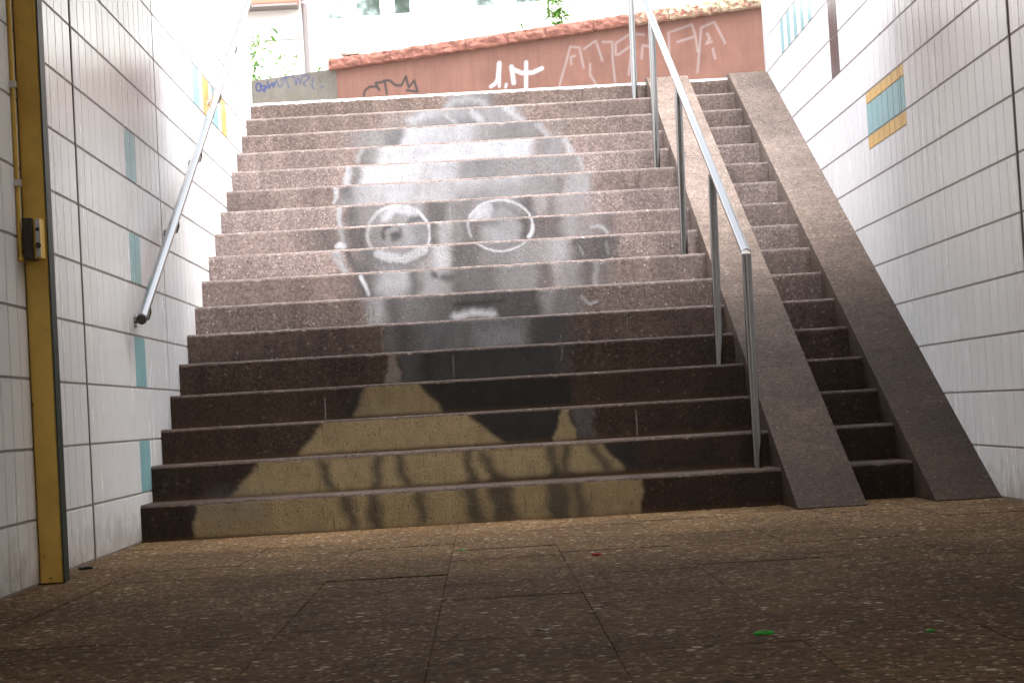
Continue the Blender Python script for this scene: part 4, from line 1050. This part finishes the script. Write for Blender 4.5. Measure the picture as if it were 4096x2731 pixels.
# ---------------------------------------------------------------- litter on the floor
def scrap(name, x, y, col, size, label, seed, z=0.0, kind='leaf', cat='litter', group=None):
    r_ = random.Random(seed); bm = bmesh.new()
    m = plain(name + '_colour', col, .5, var=.1)
    if kind == 'blob':
        for k in range(3):
            mtx = Matrix.Translation(((k-1)*size*.32, r_.uniform(-.1, .1)*size, size*.10)) @ Matrix.Diagonal((size*.24, size*.16, size*(.13+.04*(k % 2)), 1))
            bmesh.ops.create_icosphere(bm, subdivisions=2, radius=1, matrix=mtx)
    else:
        vs = []
        for k in range(9):
            a = 2*PI*k/9; rad = size*.5*r_.uniform(.6, 1.05)
            vs.append(bm.verts.new((math.cos(a)*rad, math.sin(a)*rad*.6, size*.10*r_.uniform(0, 1))))
        c = bm.verts.new((0, 0, size*.02+.001))
        for k in range(9): bm.faces.new((c, vs[k], vs[(k+1) % 9]))
        r = bmesh.ops.solidify(bm, geom=bm.faces[:], thickness=.0008)
    me = bpy.data.meshes.new(name); bm.to_mesh(me); bm.free()
    o = link(name, me, m, smooth=(kind == 'blob')); o.location = (x, y, z+.0005); o.rotation_euler.z = r_.uniform(-.3, .3) if kind == 'blob' else r_.uniform(0, 6)
    tag(o, label, cat, group); return o
GR = (.03, .33, .03)
scrap('green_scrap', 2.034, -4.263, GR, .038, 'bumpy bright green plastic scrap in the right foreground, largest on the floor', 1, kind='blob')
scrap('green_scrap', 1.404, -1.536, GR, .036, 'flat bright green scrap lying on the floor left of the red scrap', 2)
scrap('green_scrap', .929, -.10, GR, .026, 'small green scrap right at the foot of the lowest stair riser', 3)
scrap('green_scrap', 2.345, -4.36, GR, .016, 'tiny green bit touching a pale chip at the lower right of the floor', 4, kind='blob')
scrap('red_scrap', 1.836, -2.085, (.45, .02, .015), .032, 'small crumpled red scrap alone in the middle of the floor', 5, kind='blob')
scrap('orange_leaf', 2.245, -4.526, (.42, .16, .03), .026, 'curled orange leaf fragment in the right foreground below the tiny green bit', 6)
scrap('orange_leaf', 2.329, -4.054, (.28, .12, .03), .018, 'faint orange leaf fragment in the right foreground above the tiny green bit', 7)
scrap('orange_leaf', .40, -.14, (.40, .12, .03), .03, 'narrow orange leaf fragment at the foot of the stairs near the left wall', 8)
scrap('pale_chip', 1.602, -3.964, (.50, .46, .45), .042, 'pale oval stone chip in the middle foreground of the floor', 9, cat='stone')
scrap('pale_chip', 2.323, -4.37, (.50, .42, .36), .024, 'pale chip beside the tiny green bit at the lower right', 10, cat='stone')
scrap('paper_scrap', 2.225, -.10, (.6, .58, .5), .016, 'tiny white paper scrap against the lowest riser, right of centre', 11)
scrap('paper_scrap', 2.60, -.06, (.6, .56, .45), .03, 'crumpled pale scrap in the corner of the lowest riser and the left ramp', 12)
scrap('green_leaf', 2.60, .03, (.14, .33, .03), .026, 'fresh green leaf on the lowest tread left of the handrail post', 13, z=H)
for k, (x, y, c, n_, lab) in enumerate(((.62, -3.75, (.45, .14, .04), 'orange_leaf', 'orange crumb on the left foreground floor, largest of the crumbs there'), (.52, -2.35, (.5, .38, .08), 'orange_leaf', 'yellowish crumb on the floor just right of the gate post foot'),
        (.30, -2.12, (.45, .2, .08), 'orange_leaf', 'dull orange crumb on the floor by the gate post foot'), (1.02, -4.75, (.42, .38, .2), 'pale_chip', 'pale yellow chip in the left foreground near the picture edge'),
        (3.02, -2.9, (.5, .46, .4), 'pale_chip', 'pale chip on the floor in front of the left ramp'), (3.25, -.72, (.4, .26, .16), 'orange_leaf', 'tan leaf scrap on the floor before the narrow steps'), (.86, -2.9, (.4, .34, .15), 'pale_chip', 'pale yellow chip on the floor left of the middle'))):
    scrap(n_, x, y, c, .015 + .004*(k % 3), lab, 40+k, cat='litter')
scrap('dark_stone', .055, -1.36, (.03, .03, .03), .05, 'small dark lump on the floor against the left tiled wall', 14, kind='blob', cat='stone')

# ---------------------------------------------------------------- camera
cam = bpy.data.cameras.new('camera'); co = bpy.data.objects.new('camera', cam); COL.objects.link(co)
CP = [1.498, -7.9256, 0.476]; yaw, pit, rol, F = 0.0184, 0.0376, -0.0579, 7313.1
ca, sa, cb, sb, cc, sc_ = math.cos(yaw), math.sin(yaw), math.cos(pit), math.sin(pit), math.cos(rol), math.sin(rol)
f = Vector((sa*cb, ca*cb, sb)); r0 = Vector((ca, -sa, 0)); u0 = r0.cross(f)
rv = r0*cc + u0*sc_; uv = -r0*sc_ + u0*cc
m = Matrix((rv, uv, -f)).transposed().to_4x4(); m.translation = Vector(CP); co.matrix_world = m
cam.sensor_width = 36; cam.sensor_fit = 'HORIZONTAL'; cam.lens = F/4096*36; cam.clip_start = .05; cam.clip_end = 300
SC.camera = co

# ---------------------------------------------------------------- daylight
SUN_EL, SUN_AZ = R(60), R(156)      # azimuth from +Y towards +X
w = bpy.data.worlds.new('World'); SC.world = w; w.use_nodes = True
nt = w.node_tree; bg = nt.nodes['Background']
sky = nt.nodes.new('ShaderNodeTexSky'); sky.sky_type = 'NISHITA'; sky.sun_disc = False
sky.sun_elevation = SUN_EL; sky.sun_rotation = SUN_AZ; sky.air_density = 1.0; sky.dust_density = 4.0; sky.ozone_density = 1.0
hsv = nt.nodes.new('ShaderNodeHueSaturation'); hsv.inputs['Saturation'].default_value = .28     # thin overcast
nt.links.new(sky.outputs[0], hsv.inputs['Color']); nt.links.new(hsv.outputs[0], bg.inputs[0]); bg.inputs[1].default_value = .15
sl = bpy.data.lights.new('sun', 'SUN'); sl.energy = .5; sl.angle = R(80); sl.color = (1, .96, .9)
so = bpy.data.objects.new('sun', sl); COL.objects.link(so)
dv = Vector((math.sin(SUN_AZ)*math.cos(SUN_EL), math.cos(SUN_AZ)*math.cos(SUN_EL), math.sin(SUN_EL)))
so.rotation_euler = (-dv).to_track_quat('-Z', 'Y').to_euler(); so.location = dv*30
SC.view_settings.view_transform = 'Standard'; SC.view_settings.look = 'None'
SC.view_settings.exposure = 2.82; SC.view_settings.gamma = 1
SC.render.engine = 'CYCLES'
SC.cycles.max_bounces = 10; SC.cycles.diffuse_bounces = 6; SC.cycles.glossy_bounces = 4
SC.cycles.sample_clamp_indirect = 6
SC.cycles.use_denoising = True
